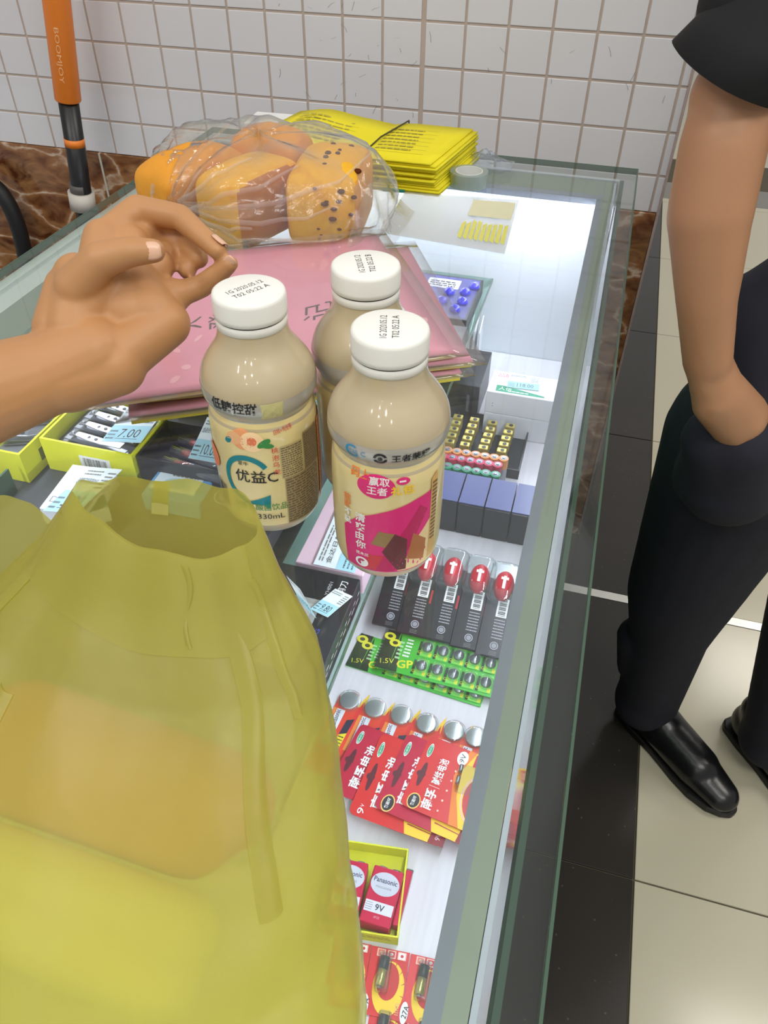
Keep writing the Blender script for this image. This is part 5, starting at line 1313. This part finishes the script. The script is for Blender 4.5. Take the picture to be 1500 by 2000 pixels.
l0, l1 = H(*fing[3][2]), H(*fing[3][3]); nail(l0.lerp(l1, .9)+tocam*.002+Vector((0, 0, .002)), l1-l0, tocam, .009, .0045)
# ================================================================== YELLOW CARRIER BAG
YB = film('yellow_film', (248, 242, 160), 0.66, (194, 191, 100), 0.36, 1.40, translucent=.5, trans_col=(224, 219, 112), bump=.16, bscale=13)
bag = root('carrier_bag', (-.17, .15, ZT), 'large translucent yellow plastic carrier bag standing in front of the bottles', 'plastic bag')
RINGS = [(.0006, -.165, .076, .134, .105), (.010, -.166, .084, .132, .106), (.030, -.168, .118, .118, .088), (.060, -.170, .156, .105, .068), (.095, -.170, .194, .086, .044), (.120, -.168, .212, .062, .028), (.150, -.166, .226, .044, .017)]
RZ = np.array([r[0] for r in RINGS]); RV = np.array([r[1:] for r in RINGS])
def ring(z): return [float(np.interp(z, RZ, RV[:, k])) for k in range(4)]
def rim(ph):                                 # rim height around the bag: high at the back, lower in front
    s = math.sin(ph)                         # +1 back, -1 front (towards the photographer)
    return .1445+.002*s+.0035*math.sin(2*ph+.4)
NP, NZ = 220, 90
def bag_pt(ph, t):
    zt = rim(ph); z = .0006+(zt-.0006)*t
    cx, cy, a, b = ring(z)
    e = 1.0
    f = t**1.3
    fold = (.060*math.sin(5*ph+3.2*t+.6)+.040*math.sin(11*ph-4*t)+.026*math.sin(23*ph+2.5*math.sin(6*t))+.012*math.sin(41*ph+9*t))*(.06+.05*f)
    cre = .005*math.sin(31*t+4*math.sin(3*ph))*math.sin(6*ph+8*t)+.003*math.sin(57*t+9*ph)*math.sin(13*ph)
    k = 1+fold+cre*(1-.5*f)
    return Vector((cx+a*k*math.cos(ph), cy+b*k*math.sin(ph), ZT+z+(.0014*math.sin(9*ph+7*t) if t > .1 else 0)*t))
body_rows = [[bag_pt(2*math.pi*j/NP, i/NZ) for j in range(NP)] for i in range(NZ+1)]
MB().grid(body_rows, wrap=True).build('bag_body', YB, bag)
base_rows = [[Vector((RINGS[0][1]+RINGS[0][3]*q*math.cos(2*math.pi*j/80), RINGS[0][2]+RINGS[0][4]*q*math.sin(2*math.pi*j/80), ZT+.0006)) for j in range(80)] for q in (.02, .35, .7, 1.0)]
MB().grid(base_rows, wrap=True).build('bag_base', YB, bag)
def strip(pts, wid, nm, wave=.0, s0=-.5):
    rows = []
    n = len(pts)
    for i, (p, w) in enumerate(zip(pts, wid)):
        rows.append([p+Vector(w)*s+Vector((0, 0, wave*math.sin(i*.9+s*4))) for s in [k/8+s0 for k in range(9)]])
    return MB().grid(rows).build(nm, YB, bag)
def spline(P, n):
    P = [Vector(p) for p in P]; out = []
    for i in range(len(P)-1):
        a, b, c, d = P[max(i-1, 0)], P[i], P[i+1], P[min(i+2, len(P)-1)]
        for k in range(n): t = k/n; out.append(0.5*(2*b+(c-a)*t+(2*a-5*b+4*c-d)*t*t+(3*b-a-3*c+d)*t**3))
    return out+[P[-1]]
def zz(z): return ZT+z
# left carrying handle: a loop of film that rises and falls over the side
hpts = spline([on(150, 1080, zz(.118)), on(118, 1035, zz(.126)), on(62, 985, zz(.134)), on(0, 968, zz(.138)), on(-70, 985, zz(.136)), on(-150, 1060, zz(.122)), on(-210, 1180, zz(.100))], 8)
strip(hpts, [(.003+.001*math.sin(i*.5), -.030, -.050) for i in range(len(hpts))], 'handle', .0005, 0.0)
# small tab at the rear rim
tabp = spline([on(312, 1005, zz(.126)), on(313, 975, zz(.130)), on(316, 940, zz(.136))], 5)
strip(tabp, [(.0085, .001, 0)]*len(tabp), 'tab', 0)
# pleats: doubled film running down the front, lying on the body
def on_bag(ph0, t0, ph1, t1, w0, w1, n=26):
    rows = []
    for i in range(n+1):
        f = i/n; ph = ph0+(ph1-ph0)*f+.03*math.sin(6*f); t = t0+(t1-t0)*f; w = w0+(w1-w0)*f; row = []
        for k in range(7):
            q = bag_pt(ph+w*(k/6-.5), t); c = ring(q.z-ZT); o_ = Vector((q.x-c[0], q.y-c[1], 0)).normalized()
            row.append(q+o_*(.0012+.0016*math.sin(math.pi*k/6)))
        rows.append(row)
    MB().grid(rows).build('pleat', YB, bag)
R_ = math.radians
for a in ((-50, .97, -30, .34, .16, .12), (-30, .92, -20, .62, .14, .07), (-120, .62, -128, .02, .12, .07), (-101, .30, -103, .02, .07, .05), (-148, .95, -152, .3, .2, .12), (-66, .98, -62, .80, .08, .04)):
    on_bag(R_(a[0]), a[1], R_(a[2]), a[3], a[4], a[5])
# turned-over hem along the front of the mouth
rows = []
for i in range(61):
    ph = R_(-165+140*i/60)
    rows.append([bag_pt(ph, 1.0-.055*k)+Vector((0, -.0010-.0012*math.sin(math.pi*k/4), 0)) for k in range(5)])
MB().grid(rows).build('hem', YB, bag)
# what is inside
o = blob('wrapped_loaf', [((-.235, .160, ZT+.027), (-.120, .152, ZT+.026), .0255, .0245), ((-.225, .140, ZT+.024), (-.130, .136, ZT+.023), .0225, .0215)], mat('tan_wrap', (212, 150, 92), .6, var=.15), None, .004, 6); tag(o, 'tan wrapped loaf dimly showing inside the yellow bag', 'bread')
o = blob('white_packet', [((-.220, .080, ZT+.018), (-.115, .076, ZT+.018), .0165, .0165), ((-.220, .100, ZT+.018), (-.115, .096, ZT+.018), .0165, .0165)], mat('white_packet', (240, 244, 236), .6), None, .004, 6); tag(o, 'pale packet at the bottom of the yellow bag', 'packet')
